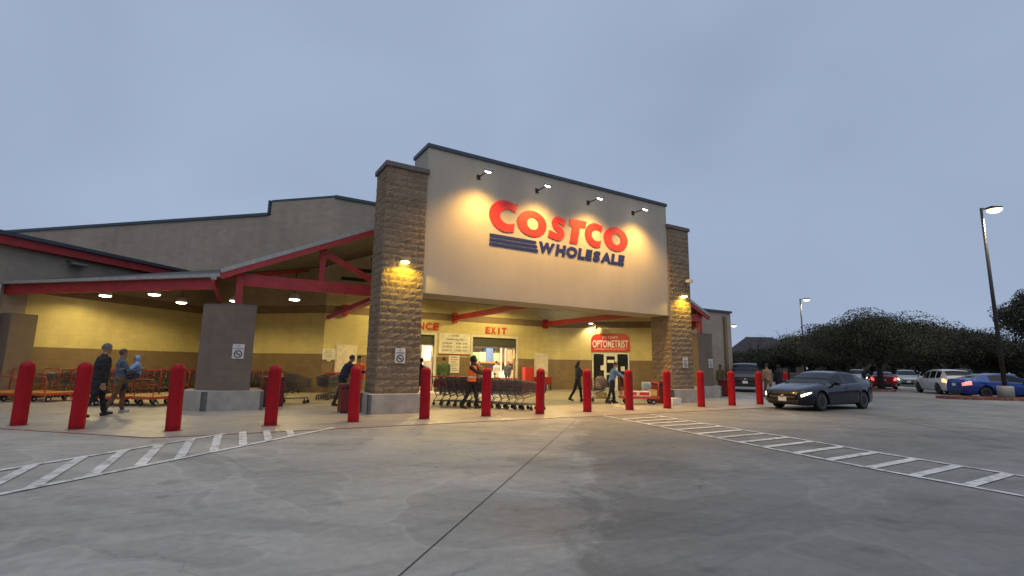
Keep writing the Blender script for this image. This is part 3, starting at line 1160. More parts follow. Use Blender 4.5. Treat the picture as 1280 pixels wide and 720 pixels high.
M_ROOF = mat('grey_roof_metal', (.36, .36, .35), .5, .2)
XRR = 2 * CX - .27
for side in (0, 1):
    f = (lambda x: x) if side == 0 else (lambda x: 2 * CX - x)
    yt = YT if side == 0 else 17.0
    sheet('roof_deck', [(f(.27), yt, gz(.27)), (f(5.2), yt, gz(5.2)), (f(5.2), 16.2, gz(5.2)), (f(CX), 16.2, gz(CX) - .4), (f(CX), 25.95, gz(CX) - .4), (f(4.85), 25.95, gz(4.85)), (f(.27), 18.1, gz(.27))], .10, M_DECK)
    # bargeboard of the gable
    mb = MB()
    a, b = Vector((f(.12), yt - .03, gz(.27) + .02)), Vector((f(6.2), yt - .03, gz(6.2) + .09))
    mb.bar(a, b, .05, .13)
    mb.build('rake_trim', M_ROOF, cp)
    mb = MB()
    mb.bar(a - Vector((0, -.03, .16)), b - Vector((0, -.03, .16)), .08, .19)
    mb.build('rake_beam', M_RED, cp)
d0 = (.22, 18.06)
sheet('roof_deck', [(.22, 18.06, 4.12), (4.8, 26.0, dz(4.8, 26.0)), (-.3, 31.1, dz(-.3, 31.1)), (-7.0, 25.28, 4.12)], .08, M_DECK)
sheet('roof_deck', [(2 * CX - .22, 17.4, 4.12), (29, 23.9, 4.12), (24.7, 26.0, 5.2), (19.5, 26.0, 5.9)][::-1], .08, M_DECK)
# gutters and eave beams
gut = MB().bar((.36, 17.92, 4.14), (-7.2, 25.48, 4.14), .13, .11).build('gutter', M_ROOF, cp)
MB().bar((.05, 18.45, 3.9), (-6.6, 25.1, 3.9), .16, .34).build('eave_beam', M_RED, cp)
MB().bar((22.2, 17.35, 4.14), (29, 24.1, 4.14), .13, .11).build('gutter', M_ROOF, cp)
MB().bar((22.3, 17.6, 3.9), (28.6, 23.9, 3.9), .16, .34).build('eave_beam', M_RED, cp)
ds = MB().tube([(-.05, 18.2, 4.06), (-.05, 18.2, 3.85), (.12, 18.35, 3.55), (.2, 18.42, 3.2)], .06, 8).build('downspout', mat('downspout_red', (.36, .03, .03), .5), cp)
MB().bbox((-.13, 18.12, 3.98), (.03, 18.28, 4.1), .01).build('downspout_outlet', M_ROOF, cp)
MB().tube([(-6.62, 24.75, 4.06), (-6.62, 24.75, .2)], .07, 8).build('downspout', M_GREYMETAL, cp)

# front trusses at the gable ends
def truss(f, yt):
    q = yt + .25
    MB().box((min(f(.58), f(.78)), q - .1, 3.15), (max(f(.58), f(.78)), q + .1, gz(.68) - .02)).build('post', M_RED, cp)
    MB().bar((f(.79), q, 4.04), (f(5.2), q, 4.04), .2, .38).build('bottom_chord', M_RED, cp)
    MB().bar((f(3.13), q, 4.23), (f(3.13), q, gz(3.13) - .12), .18, .18).build('post', M_RED, cp)
    MB().bar((f(3.25), q, gz(3.25) - .35), (f(5.4), q, 4.2), .16, .18).build('web', M_RED, cp)
    if yt == YT:
        MB().bar((f(5.2), q + .5, 3.9), (f(3.7), q + 1.4, 3.1), .12, .14).build('knee_brace', M_RED, cp)


truss(lambda x: x, YT)
truss(lambda x: 2 * CX - x, 16.95)
# longitudinal beams that run back to the wall, each with a bracket
for bx in (5.75, 11.85, 18.1):
    MB().bar((bx, 16.3, 4.08), (bx, 25.9, 4.08), .16, .28).build('beam', M_RED, cp)
    MB().bbox((bx - .14, 25.75, 3.8), (bx + .14, 25.98, 4.36), .02).build('bracket', M_RED, cp)
for by in (19.4, 22.0, 24.6):
    MB().bar((5.2, by, 5.5), (17.3, by, 5.5), .1, .16).build('purlin', M_DARKMETAL, cp)
for k in range(5):
    t = .12 + k * .2
    a = Vector((.0, 18.4, 4.06)).lerp(Vector((-6.4, 24.9, 4.06)), t)
    b = Vector((4.6, 26.1, 0)).lerp(Vector((-.5, 31.0, 0)), t)
    b.z = dz(b.x, b.y) - .12
    a.z = dz(a.x, a.y) - .12
    MB().bar(a, b, .1, .18).build('rafter', M_RED, cp)

# ================================================================== LAMPS
WARM = (1.0, .75, .27)
M_LAMP = emit('lamp_lens', (1, .84, .55), 22)


def canopy_light(label, x, y, z, zc, power):
    t = thing('canopy_light', label, 'light', (x, y, z), group='canopy ceiling lights')
    MB().lathe([(.0, .26), (.10, .24), (.20, .10), (.23, .0), (.21, -.01)], 20).build('shade', M_WHITE, t, local=True)
    MB().lathe([(.205, -.005), (.19, -.03), (.10, -.055), (.0, -.06)], 20).build('lens', M_LAMP, t, local=True)
    MB().tube([(0, 0, .24), (0, 0, max(zc - z, .3))], .018, 6).build('stem', M_DARKMETAL, t, local=True)
    spot('canopy_lamp', (x, y, z - .1), (x, y, 0), power, WARM, 168, .35, .12, t)


canopy_light('lit round canopy lamp over the flatbeds nearest the service bay wall', -3.75, 25.65, 4.0, dz(-3.75, 25.65), 150)
canopy_light('lit round canopy lamp behind the red eave beam midway along it', -2.0, 23.9, 4.0, dz(-2, 23.9), 185)
canopy_light('lit round canopy lamp over the cart rows in the wall corner', -1.2, 26.5, 4.0, dz(-1.2, 26.5), 170)
canopy_light('lit round canopy lamp seen just above the shorter block pillar', .8, 24.2, 4.0, dz(.8, 24.2), 185)
canopy_light('lit round canopy lamp below the truss between the two pillars', 2.85, 22.0, 4.0, 5.2, 185)
for k, (x, y) in enumerate(((8.3, 19.6), (8.3, 23.8), (14.2, 19.6), (14.2, 23.8), (18.9, 20.2))):
    canopy_light('round canopy lamp hidden behind the sign wall, ' + ORD[k] + ' counted from the entrance side', x, y, 4.6 if y < 21 else 5.15, 5.6, 580)

# flood by the side entrance
t = thing('wall_floodlight', 'small lit floodlight with a dark camera above the arched red sign', 'light', onC(2.0, .5, 4.2))
MB().bbox((-.12, -.1, -.06), (.12, .1, .06), .02).build('housing', M_GREYMETAL, t, local=True)
MB().box((-.1, -.08, -.072), (.1, .08, -.061)).build('lens', M_LAMP, t, local=True)
MB().bar((0, 0, .05), (.35, .35, .1), .04).build('bracket', M_DARKMETAL, t, local=True)
MB().lathe([(0, -.1), (.07, -.08), (.09, 0), (.06, .1), (0, .12)], 14, Matrix.Translation((.32, -.1, -.3))).build('camera_dome', M_BLACK, t, local=True)
MB().bar((.3, -.05, -.2), (.2, .2, .06), .03).build('camera_arm', M_BLACK, t, local=True)
spot('flood_lamp', onC(2.0, .5, 4.1), onC(2.4, .1, 2.0), 160, (1, .8, .45), 150, .5, .06, t)

# four arm lamps over the sign
for k, x in enumerate((7.49, 9.94, 12.39, 14.83)):
    t = thing('sign_lamp', 'lit arm lamp over the store sign, ' + ORD[k] + ' along from the entrance pillar', 'light', (x, FY0, 7.9), group='sign arm lamps')
    MB().bbox((-.07, -.03, -.09), (.07, -.001, .09), .01).build('wall_plate', M_DARKMETAL, t, local=True)
    MB().tube([(0, -.03, 0), (0, -.62, .0)], .022, 8).build('arm', M_DARKMETAL, t, local=True)
    mm = Matrix.Translation((0, -.72, .0)) @ Matrix.Rotation(rad(28), 4, 'X')
    MB().bbox((-.13, -.12, -.02), (.13, .12, .07), .03, mm).build('head', M_GREYMETAL, t, local=True)
    MB().lathe([(.105, -.021), (.10, -.05), (.05, -.07), (0, -.075)], 16, mm).build('lens', emit('sign_lens', (1, .86, .6), 16), t, local=True)
    spot('sign_lamp_light', (x, FY0 - .82, 7.76), (x, FY0 - .66, 6.3), 900, (1, .56, .13), 126, .9, .30, t)

# wall packs on the tall pillars
for lab, x in (('lit yellow wall light on the rough stone pillar by the entrance side', 4.95), ('lit yellow wall light on the rough stone pillar by the loaded flatbed', 17.6)):
    t = thing('pillar_light', lab, 'light', (x, 14.69, 4.58), group='pillar wall lights')
    MB().bbox((-.17, -.2, -.02), (.17, .02, .09), .03).build('housing', mat('brass_housing', (.3, .24, .12), .5), t, local=True)
    MB().lathe([(.13, -.021), (.12, -.05), (.07, -.075), (0, -.08)], 16, Matrix.Translation((0, -.09, 0))).build('lens', emit('sodium_lens', (1, .8, .2), 26), t, local=True)
    spot('pillar_lamp', (x, 14.69 - .26, 4.47), (x, 14.69 - .1, 2.0), 95, (1, .66, .03), 160, .3, .04, t)
# camera box on the second pillar
t = thing('security_camera', 'white security camera box on the rough stone pillar above its yellow light', 'camera', (17.85, 14.69, 5.25))
MB().bbox((-.1, -.34, -.07), (.1, -.08, .07), .02).build('housing', M_WHITE, t, local=True)
MB().bar((0, -.1, 0), (0, .05, 0), .06).build('mount', M_GREYMETAL, t, local=True)
# unlit fixture on the service bay wall
t = thing('wall_fixture', 'unlit grey box fixture under the red cornice of the service bay', 'light', (-4.95, 26.4, 5.2))
mm = Matrix.Rotation(rad(45), 4, 'Z')
MB().bbox((-.3, -.28, .0), (.3, -.05, .1), .02, mm).build('housing', mat('fixture_grey', (.16, .15, .14), .6), t, local=True)
MB().bar(mm @ Vector((-.28, -.05, .1)), mm @ Vector((-.28, .25, .22)), .04).build('bracket', M_DARKMETAL, t, local=True)
MB().bar(mm @ Vector((.28, -.05, .1)), mm @ Vector((.28, .25, .22)), .04).build('bracket', M_DARKMETAL, t, local=True)

# ================================================================== BOLLARDS AND BINS
def bollard_mat():
    g = NG('bollard_red')
    v = g.obj()
    z = g.sep(v)[2]
    n = g.noise(g.mapping(v, (8, 8, 1.5)), 1.0, 4)
    base = g.mix(1.0, (.37, .003, .010), g.ramp(n, [(.3, .78), (.7, 1.1)]), 'MULTIPLY')
    sc_ = g.ramp(g.noise(g.mapping(v, (3, 3, 14)), 2.0, 5, .7), [(.66, 0.0), (.74, .5)])
    base = g.mix(sc_, base, (.40, .06, .06))
    oi = g.n.new('ShaderNodeObjectInfo').outputs['Random']
    base = g.mix(1.0, base, g.ramp(oi, [(0, .84), (1, 1.1)]), 'MULTIPLY')
    tm = g.ramp(g.noise(g.mapping(v, (5, 5, 22)), 1.0, 4, .7), [(.60, 1.0), (.68, .45)])
    lowz = g.ramp(z, [(.25, 1.0), (.7, 0.0)])
    base = g.mix(g.math('MULTIPLY', lowz, .8), base, g.mix(1.0, base, tm, 'MULTIPLY'))
    dirt = g.ramp(g.math('ADD', z, g.math('MULTIPLY', g.noise(v, 9, 4), .12)), [(.07, .55), (.2, 1.0)])
    base = g.mix(1.0, base, dirt, 'MULTIPLY')
    g.set(base=base, rough=g.ramp(n, [(.3, .42), (.7, .6)]), spec=.22)
    return g.m


M_BOL = bollard_mat()
mb = MB()
prof = [(.137, 0), (.14, .01), (.137, .03), (.135, 1.25)]
prof += [(.135 * math.cos(a), 1.25 + .13 * math.sin(a)) for a in np.linspace(.12, 1.5, 8)] + [(0, 1.381)]
mb.lathe(prof, 28)
bol_me = mb.mesh('bollard', M_BOL)
mbase = MB().lathe([(.19, .0), (.185, .006), (.14, .008), (.137, .01)], 24).mesh('base_ring', mat('base_paint', (.34, .2, .17), .8))
BOL = [(-3.35, 15.0), (-2.18, 13.78), (-.47, 12.72)] + [(1.38 + 1.865 * i, 12.9) for i in range(11)]
for i, (x, y) in enumerate(BOL[::-1]):
    o = bpy.data.objects.new('bollard', bol_me)
    link(o)
    o.location = (x, y, .006)
    o.rotation_euler = (rnd.uniform(-.014, .014), rnd.uniform(-.014, .014), rnd.uniform(0, 6))
    tag(o, 'tall red domed bollard, ' + ORD[i] + ' in the row counted from the black sedan', 'bollard', 'red bollards along the walkway edge')
    r = bpy.data.objects.new('base_ring', mbase)
    link(r, o)
M_BINRED = mat('bin_dark_red', (.13, .006, .010), .5, 0, .15)


def trash_bin(label, x, y, rz, w=.55, h=.98):
    t = thing('trash_bin', label, 'bin', (x, y, .006), rz)
    MB().bbox((-w / 2, -w / 2, .03), (w / 2, w / 2, h - .16), .03).build('body', M_BINRED, t, local=True)
    lid = MB().bbox((-w / 2 - .02, -w / 2 - .02, h - .155), (w / 2 + .02, w / 2 + .02, h), .05).build('lid', M_BINRED, t, local=True)
    MB().bbox((-w / 2 + .1, -w / 2 - .026, h - .13), (w / 2 - .1, -w / 2 - .018, h - .04), .003).build('flap', M_DARKMETAL, lid, local=True)
    MB().box((-w / 2 + .02, -w / 2 + .02, 0), (w / 2 - .02, w / 2 - .02, .03)).build('foot', M_DARKMETAL, t, local=True)


trash_bin('dark red trash bin beside the shorter pillar and a lone shopping cart', 1.95, 18.5, .1, .62)
trash_bin('dark red trash bin at the plinth of the pillar with the navy jacketed worker', 3.72, 15.5, .0, .52, .85)
trash_bin('dark red trash bin against the stone pillar near the loaded flatbed', 16.3, 15.0, 0, .55, .9)
trash_bin('dark red trash bin beside the shorter pillar near the parked pickup', 24.0, 17.4, .5, .6, .9)

# ================================================================== SHOPPING CARTS
M_WIRE = mat('cart_wire', (.15, .148, .155), .4, .7)
M_CARTRED = mat('cart_red', (.42, .02, .025), .4)
M_RUBBER = mat('caster_rubber', (.03, .03, .032), .7)


def make_cart():
    t = thing('shopping_cart', None, None)
    mb = MB()
    # basket: rear (handle) at -x, front +x; tapers to the front
    L0_, L1_ = -.42, .50

    def rim(x, top):
        k = (x - L0_) / (L1_ - L0_)
        w = (.30 - .05 * k) if top else (.25 - .05 * k)
        z = (.98 - .10 * k) if top else (.46 + .10 * k)
        return w, z

    nW = 15
    for s in (-1, 1):
        for i in range(nW + 1):
            x = L0_ + (L1_ - L0_) * i / nW
            (w1, z1), (w0, z0) = rim(x, True), rim(x, False)
            mb.tube([(x, s * w0, z0), (x, s * w1, z1)], .007, 4, False)
        for q in (0, .2, .4, .6, .8, 1.0):
            pts = []
            for x in (L0_, L1_):
                (w1, z1), (w0, z0) = rim(x, True), rim(x, False)
                pts.append((x, s * (w0 + (w1 - w0) * q), z0 + (z1 - z0) * q))
            mb.tube(pts, .011 if q in (0, 1.0) else .007, 4, False)
    for x in (L0_, L1_):
        (w1, z1), (w0, z0) = rim(x, True), rim(x, False)
        for i in range(11):
            k = -1 + 2 * i / 10
            mb.tube([(x, k * w0, z0), (x, k * w1, z1)], .007, 4, False)
        for q in (0, .33, .66, 1.0):
            w, z = w0 + (w1 - w0) * q, z0 + (z1 - z0) * q
            mb.tube([(x, -w, z), (x, w, z)], .006, 4, False)
    for i in range(9):
        k = -1 + 2 * i / 8
        mb.tube([(L0_, k * .25, .46), (L1_, k * .20, .56)], .007, 4, False)
    for i in range(7):
        x = L0_ + (L1_ - L0_) * i / 6
        w, z = rim(x, False)
        mb.tube([(x, -w, z), (x, w, z)], .007, 4, False)
    mb.build('basket', M_WIRE, t, local=True)
    fr = MB()
    for s in (-1, 1):
        fr.tube([(-.50, s * .27, 1.0), (-.44, s * .26, .62), (-.30, s * .25, .30), (-.42, s * .27, .16)], .014, 6)
        fr.tube([(-.42, s * .27, .16), (.48, s * .20, .2)], .014, 6)
        fr.tube([(-.30, s * .25, .34), (.2, s * .22, .5)], .011, 6)
    fr.tube([(-.42, -.27, .16), (-.42, .27, .16)], .012, 6)
    fr.tube([(.48, -.2, .2), (.48, .2, .2)], .012, 6)
    for i in range(5):
        y = -.16 + .08 * i
        fr.tube([(-.42, y, .165), (.48, y * .8, .2)], .006, 4)
    fr.build('frame', M_WIRE, t, local=True)
    MB().tube([(-.52, -.29, 1.01), (-.52, .29, 1.01)], .021, 10).build('handle', M_CARTRED, t, local=True)
    MB().bbox((-.43, -.27, .62), (-.415, .27, .9), .006).build('seat_flap', M_CARTRED, t, local=True)
    wh = MB().lathe([(.035, -.014), (.06, -.014), (.064, 0), (.06, .014), (.035, .014)], 14, Matrix.Rotation(rad(90), 4, 'X')).mesh('wheel', M_RUBBER)
    for x, y in ((-.40, .27), (-.40, -.27), (.45, .2), (.45, -.2)):
        o = bpy.data.objects.new('wheel', wh)
        link(o, t)
        o.location = (x, y, .064)
        fk = MB().box((-.012, -.02, .03), (.012, .02, .12)).build('fork', M_DARKMETAL, o, local=True)
    return t


CART = make_cart()
first_cart = [True]


def cart(x, y, rz, label, group=None):
    o = CART if first_cart[0] else copy_tree(CART)
    first_cart[0] = False
    o.location = (x, y, .006)
    o.rotation_euler = (0, 0, rz + rnd.uniform(-.012, .012))
    o['label'] = label
    o['category'] = 'cart'
    if group:
        o['group'] = group
    elif 'group' in o:
        del o['group']
    return o


def row(p, d, n, gap, what, group):
    """n nested carts; p is the front-most, d the way they face"""
    rz = math.atan2(d[1], d[0])
    L = math.hypot(*d)
    for i in range(n):
        cart(p[0] - d[0] / L * gap * i, p[1] - d[1] / L * gap * i, rz, 'grey wire cart, ' + ORD[i] + ' from front of ' + what, group)


row((9.3, 14.2), (.555, -.83), 12, .29, 'the row pushed by the orange-vested worker', 'carts nested before the exit')
row((4.15, 21.1), (-.45, -.9), 14, .3, 'the row ending at the pale door', 'carts nested by the pale door')
row((-4.9, 25.2), (-1, -1), 20, .31, 'the row along the service bay wall', 'carts nested along the service bay wall')
row((3.4, 26.2), (1, -1), 12, .31, 'the corner row behind the short pillar', 'carts nested in the wall corner')
cart(2.75, 19.5, rad(-25), 'lone grey wire cart beside the dark red bin and shorter pillar')

# ================================================================== FLATBED CARTS
M_ORANGE = mat('flatbed_orange', (.42, .05, .022), .5)
M_PLY = mat('flatbed_deck', (.46, .2, .05), .55, 0, .3, 5)


def make_flatbed():
    t = thing('flatbed_cart', None, None)
    MB().bbox((-.72, -.35, .27), (.72, .35, .31), .006).build('deck', M_PLY, t, local=True)
    f = MB()
    for s in (-1, 1):
        f.box((-.74, s * .36 - .02, .22), (.74, s * .36 + .02, .30))
    f.box((-.74, -.34, .215), (-.70, .34, .268)).box((.70, -.34, .215), (.74, .34, .268))
    f.build('frame', M_ORANGE, t, local=True)
    h = MB()
    h.tube([(.68, -.33, .3), (.70, -.33, 1.0), (.72, -.29, 1.08), (.72, .29, 1.08), (.70, .33, 1.0), (.68, .33, .3)], .019, 8)
    h.tube([(.69, -.33, .62), (.69, .33, .62)], .013, 8)
    h.tube([(.69, -.1, .3), (.69, -.1, .62)], .011, 6).tube([(.69, .1, .3), (.69, .1, .62)], .011, 6)
    h.build('push_handle', M_ORANGE, t, local=True)
    h = MB()
    h.tube([(-.68, -.33, .3), (-.70, -.33, .78), (-.72, -.29, .84), (-.72, .29, .84), (-.70, .33, .78), (-.68, .33, .3)], .017, 8)
    h.build('end_rail', M_ORANGE, t, local=True)
    wh = MB().lathe([(.04, -.02), (.09, -.02), (.1, 0), (.09, .02), (.04, .02)], 16, Matrix.Rotation(rad(90), 4, 'X')).mesh('wheel', M_RUBBER)
    hub = MB().lathe([(0, -.022), (.05, -.022), (.05, .022), (0, .022)], 12, Matrix.Rotation(rad(90), 4, 'X')).mesh('hub', M_WHITE)
    for x, y in ((-.5, .27), (-.5, -.27), (.5, .27), (.5, -.27)):
        o = bpy.data.objects.new('wheel', wh)
        link(o, t)
        o.location = (x, y, .1)
        q = bpy.data.objects.new('hub', hub)
        link(q, o)
        MB().box((-.015, -.03, .03), (.015, .03, .125)).build('fork', M_DARKMETAL, o, local=True)
    return t


FLAT = make_flatbed()
spots = [(-6.05, 24.0, 'orange flatbed cart by the service bay wall, farthest from the short pillar'),
         (-5.15, 23.55, 'orange flatbed cart by the service bay wall, between two others'),
         (-4.3, 23.1, 'orange flatbed cart by the service bay wall, behind the person in black'),
         (-2.75, 20.9, 'orange flatbed cart behind the adult carrying the child'),
         (-1.95, 20.55, 'orange flatbed cart between two others near the short pillar'),
         (-1.15, 20.15, 'orange flatbed cart standing closest to the short pillar'),
         (15.05, 14.9, 'orange flatbed cart loaded with boxes and water by the stone pillar')]
for i, (x, y, lab) in enumerate(spots):
    o = FLAT if i == 0 else copy_tree(FLAT)
    o.location = (x, y, .006)
    o.rotation_euler = (0, 0, rad(52) + rnd.uniform(-.05, .05) if i < 6 else rad(152))
    o['label'], o['category'] = lab, 'flatbed cart'
    o['group'] = 'orange flatbed carts'
FB = o.matrix_basis.copy()
FBR = 152


def fb(x, y, z=.316):
    q = Matrix.Rotation(rad(FBR), 4, 'Z') @ Vector((x, y, z))
    return (15.05 + q.x, 14.9 + q.y, z + .006)


M_KRAFT = mat('cardboard', (.42, .27, .14), .8)
M_PAPER = mat('white_carton', (.68, .66, .62), .6)


def goods(name, label, cat, lo, hi, loc, rz, m, extra=None, b=.012):
    t = thing(name, label, cat, loc, rz)
    MB().bbox(lo, hi, b).build('carton', m, t, local=True)
    if extra:
        extra(t)


def red_label(t):
    MB().box((-.2, -.178, .05), (.2, -.172, .16)).build('printed_label', M_SIGNRED, t, local=True)


def yellow_label(t):
    MB().box((-.12, -.158, .04), (.12, -.152, .2)).build('printed_label', mat('label_yellow', (.6, .42, .06), .5), t, local=True)


goods('cardboard_box', 'white carton with red print at the handle end of the loaded flatbed', 'box', (-.28, -.17, 0), (.28, .17, .2), fb(.38, .12), rad(FBR + 180), M_PAPER, red_label)
goods('cardboard_box', 'white carton with red print in the middle of the loaded flatbed', 'box', (-.26, -.17, 0), (.26, .17, .2), fb(-.12, .15), rad(FBR + 180), M_PAPER, red_label)
goods('cardboard_box', 'brown carton with a yellow label on the far end of the flatbed', 'box', (-.15, -.15, 0), (.15, .15, .26), fb(-.5, .15), rad(FBR + 180), M_KRAFT, yellow_label)
goods('cardboard_box', 'low white carton on the floor by the bin and stone pillar', 'box', (-.3, -.2, 0), (.3, .2, .26), (16.1, 14.1, .006), rad(8), M_PAPER)
# shrink-wrapped water bottles
M_WATER = NG('water_bottle_plastic').set(base=(.35, .5, .62), rough=.15, spec=.6, trans=.3)
for k, (x, y, z, lab) in enumerate(((-.35, -.15, .316, 'clear bottled water pack at the bottom of the flatbed load'), (-.35, -.15, .60, 'clear bottled water pack on top of the flatbed load'))):
    t = thing('water_pack', lab, 'water pack', fb(x, y, z), rad(FBR))
    pr = [(.03, 0), (.033, .02), (.03, .09), (.033, .16), (.03, .2), (.013, .23), (.013, .25), (0, .252)]
    bm_ = MB().lathe(pr, 10).mesh('bottle', M_WATER)
    cap = MB().lathe([(.016, .245), (.016, .265), (0, .266)], 10).mesh('cap', mat('cap_white', (.7, .7, .72), .5))
    for i in range(5):
        for j in range(4):
            b = bpy.data.objects.new('bottle', bm_)
            link(b, t)
            b.location = (-.15 + i * .07, -.11 + j * .07, 0)
            c = bpy.data.objects.new('cap', cap)
            link(c, b)
# cart pushed by the woman, with sacks
CW = cart(14.0, 16.05, rad(-58), 'grey wire cart with brown sack pushed by the woman in dark clothes')


def sack(label, loc, s, m):
    mb = MB()
    r = random.Random(3)
    prof = [(.0, 0), (.9, .03), (1.0, .25), (.92, .6), (.75, .85), (.5, 1.0), (.0, 1.06)]
    n = 16
    v, f = [], []
    for i, (q, z) in enumerate(prof):
        for j in range(n):
            a = 2 * math.pi * j / n
            k = q * (1 + .1 * math.sin(3 * a + z * 5) + r.uniform(-.06, .06))
            v.append((k * math.cos(a) * s[0], k * math.sin(a) * s[1], z * s[2]))
    for i in range(len(prof) - 1):
        for j in range(n):
            f.append((i * n + j, i * n + (j + 1) % n, (i + 1) * n + (j + 1) % n, (i + 1) * n + j))
    mb.add(v, f, None, True)
    o = mb.build('paper_sack', m)
    o.location = loc
    tag(o, label, 'sack')


sack('brown paper sack heaped in the cart pushed by the woman', (14.0, 16.03, .56), (.3, .22, .5), mat('sack_tan', (.42, .28, .17), .85))
goods('cardboard_box', 'yellow carton on the lower rack of the cart pushed by the woman', 'box', (-.2, -.14, 0), (.2, .14, .2), (14.02, 16.01, .215), rad(-58), mat('carton_yellow', (.55, .38, .1), .6))

# ================================================================== PEOPLE
def ring_loft(mb, rings, n=16):
    """rings: (centre, side axis, front axis, side radius, front radius) -> closed loft"""
    v, f = [], []
    for c, a, b, ra, rb in rings:
        for j in range(n):
            t = 2 * math.pi * j / n
            v.append(Vector(c) + a * ra * math.cos(t) + b * rb * math.sin(t))
    k = len(rings)
    for i in range(k - 1):
        for j in range(n):
            f.append((i * n + j, i * n + (j + 1) % n, (i + 1) * n + (j + 1) % n, (i + 1) * n + j))
    f.append(tuple(range(n - 1, -1, -1)))
    f.append(tuple((k - 1) * n + j for j in range(n)))
    mb.add(v, f)


def ball(mb, c, r, n=10, ax=None):
    rx, ry, rz = (r, r, r) if isinstance(r, (int, float)) else r
    X, Y, Z = ax or (Vector((1, 0, 0)), Vector((0, 1, 0)), Vector((0, 0, 1)))
    rings = []
    for i in range(n + 1):
        t = math.pi * i / n
        t = min(max(t, .12), math.pi - .12)
        rings.append((Vector(c) - Z * rz * math.cos(t), X, Y, rx * math.sin(t), ry * math.sin(t)))
    ring_loft(mb, rings, 14)


def limb(mb, pts, rs, n=12):
    """tapered rounded limb"""
    pts = [Vector(p) for p in pts]
    d0 = (pts[0] - pts[1]).normalized()
    d1 = (pts[-1] - pts[-2]).normalized()
    P = [pts[0] + d0 * rs[0] * .8, pts[0] + d0 * rs[0] * .45] + pts + [pts[-1] + d1 * rs[-1] * .45, pts[-1] + d1 * rs[-1] * .8]
    Q = [rs[0] * .35, rs[0] * .85] + list(rs) + [rs[-1] * .85, rs[-1] * .35]
    mb.tube(P, Q, n)


Y3 = Vector((0, 1, 0))


def fabric(name, c):
    return mat(name, c, .85, 0, .28, 7, bump=.5, bscale=11)


SKIN = {k: mat('skin_' + k, c, .55, 0, .08) for k, c in dict(light=(.52, .32, .23), tan=(.34, .19, .12), dark=(.12, .06, .04)).items()}
M_SHOE = mat('dark_shoe', (.02, .02, .022), .6)
M_SHOEW = mat('pale_shoe', (.55, .54, .52), .6)


def shell(c, r, keep, m, parent, name, n=18, th=.018):
    v, f = [], []
    for i in range(n + 1):
        t = math.pi * i / n
        for j in range(2 * n):
            a = math.pi * j / n
            v.append((math.sin(t) * math.cos(a), math.sin(t) * math.sin(a), math.cos(t)))
    mb = MB()
    F = []
    for i in range(n):
        for j in range(2 * n):
            q = (i * 2 * n + j, (i + 1) * 2 * n + j, (i + 1) * 2 * n + (j + 1) % (2 * n), i * 2 * n + (j + 1) % (2 * n))
            m_ = [sum(v[k][x] for k in q) / 4 for x in range(3)]
            if keep(*m_):
                F.append(q)
    for s, rev in ((0, False), (1, True)):
        mb.add([Vector(c) + Vector((p[0] * (r[0] - th * s), p[1] * (r[1] - th * s), p[2] * (r[2] - th * s))) for p in v], [q[::-1] if rev else q for q in F], None, True)
    return mb.build(name, m, parent, local=True)


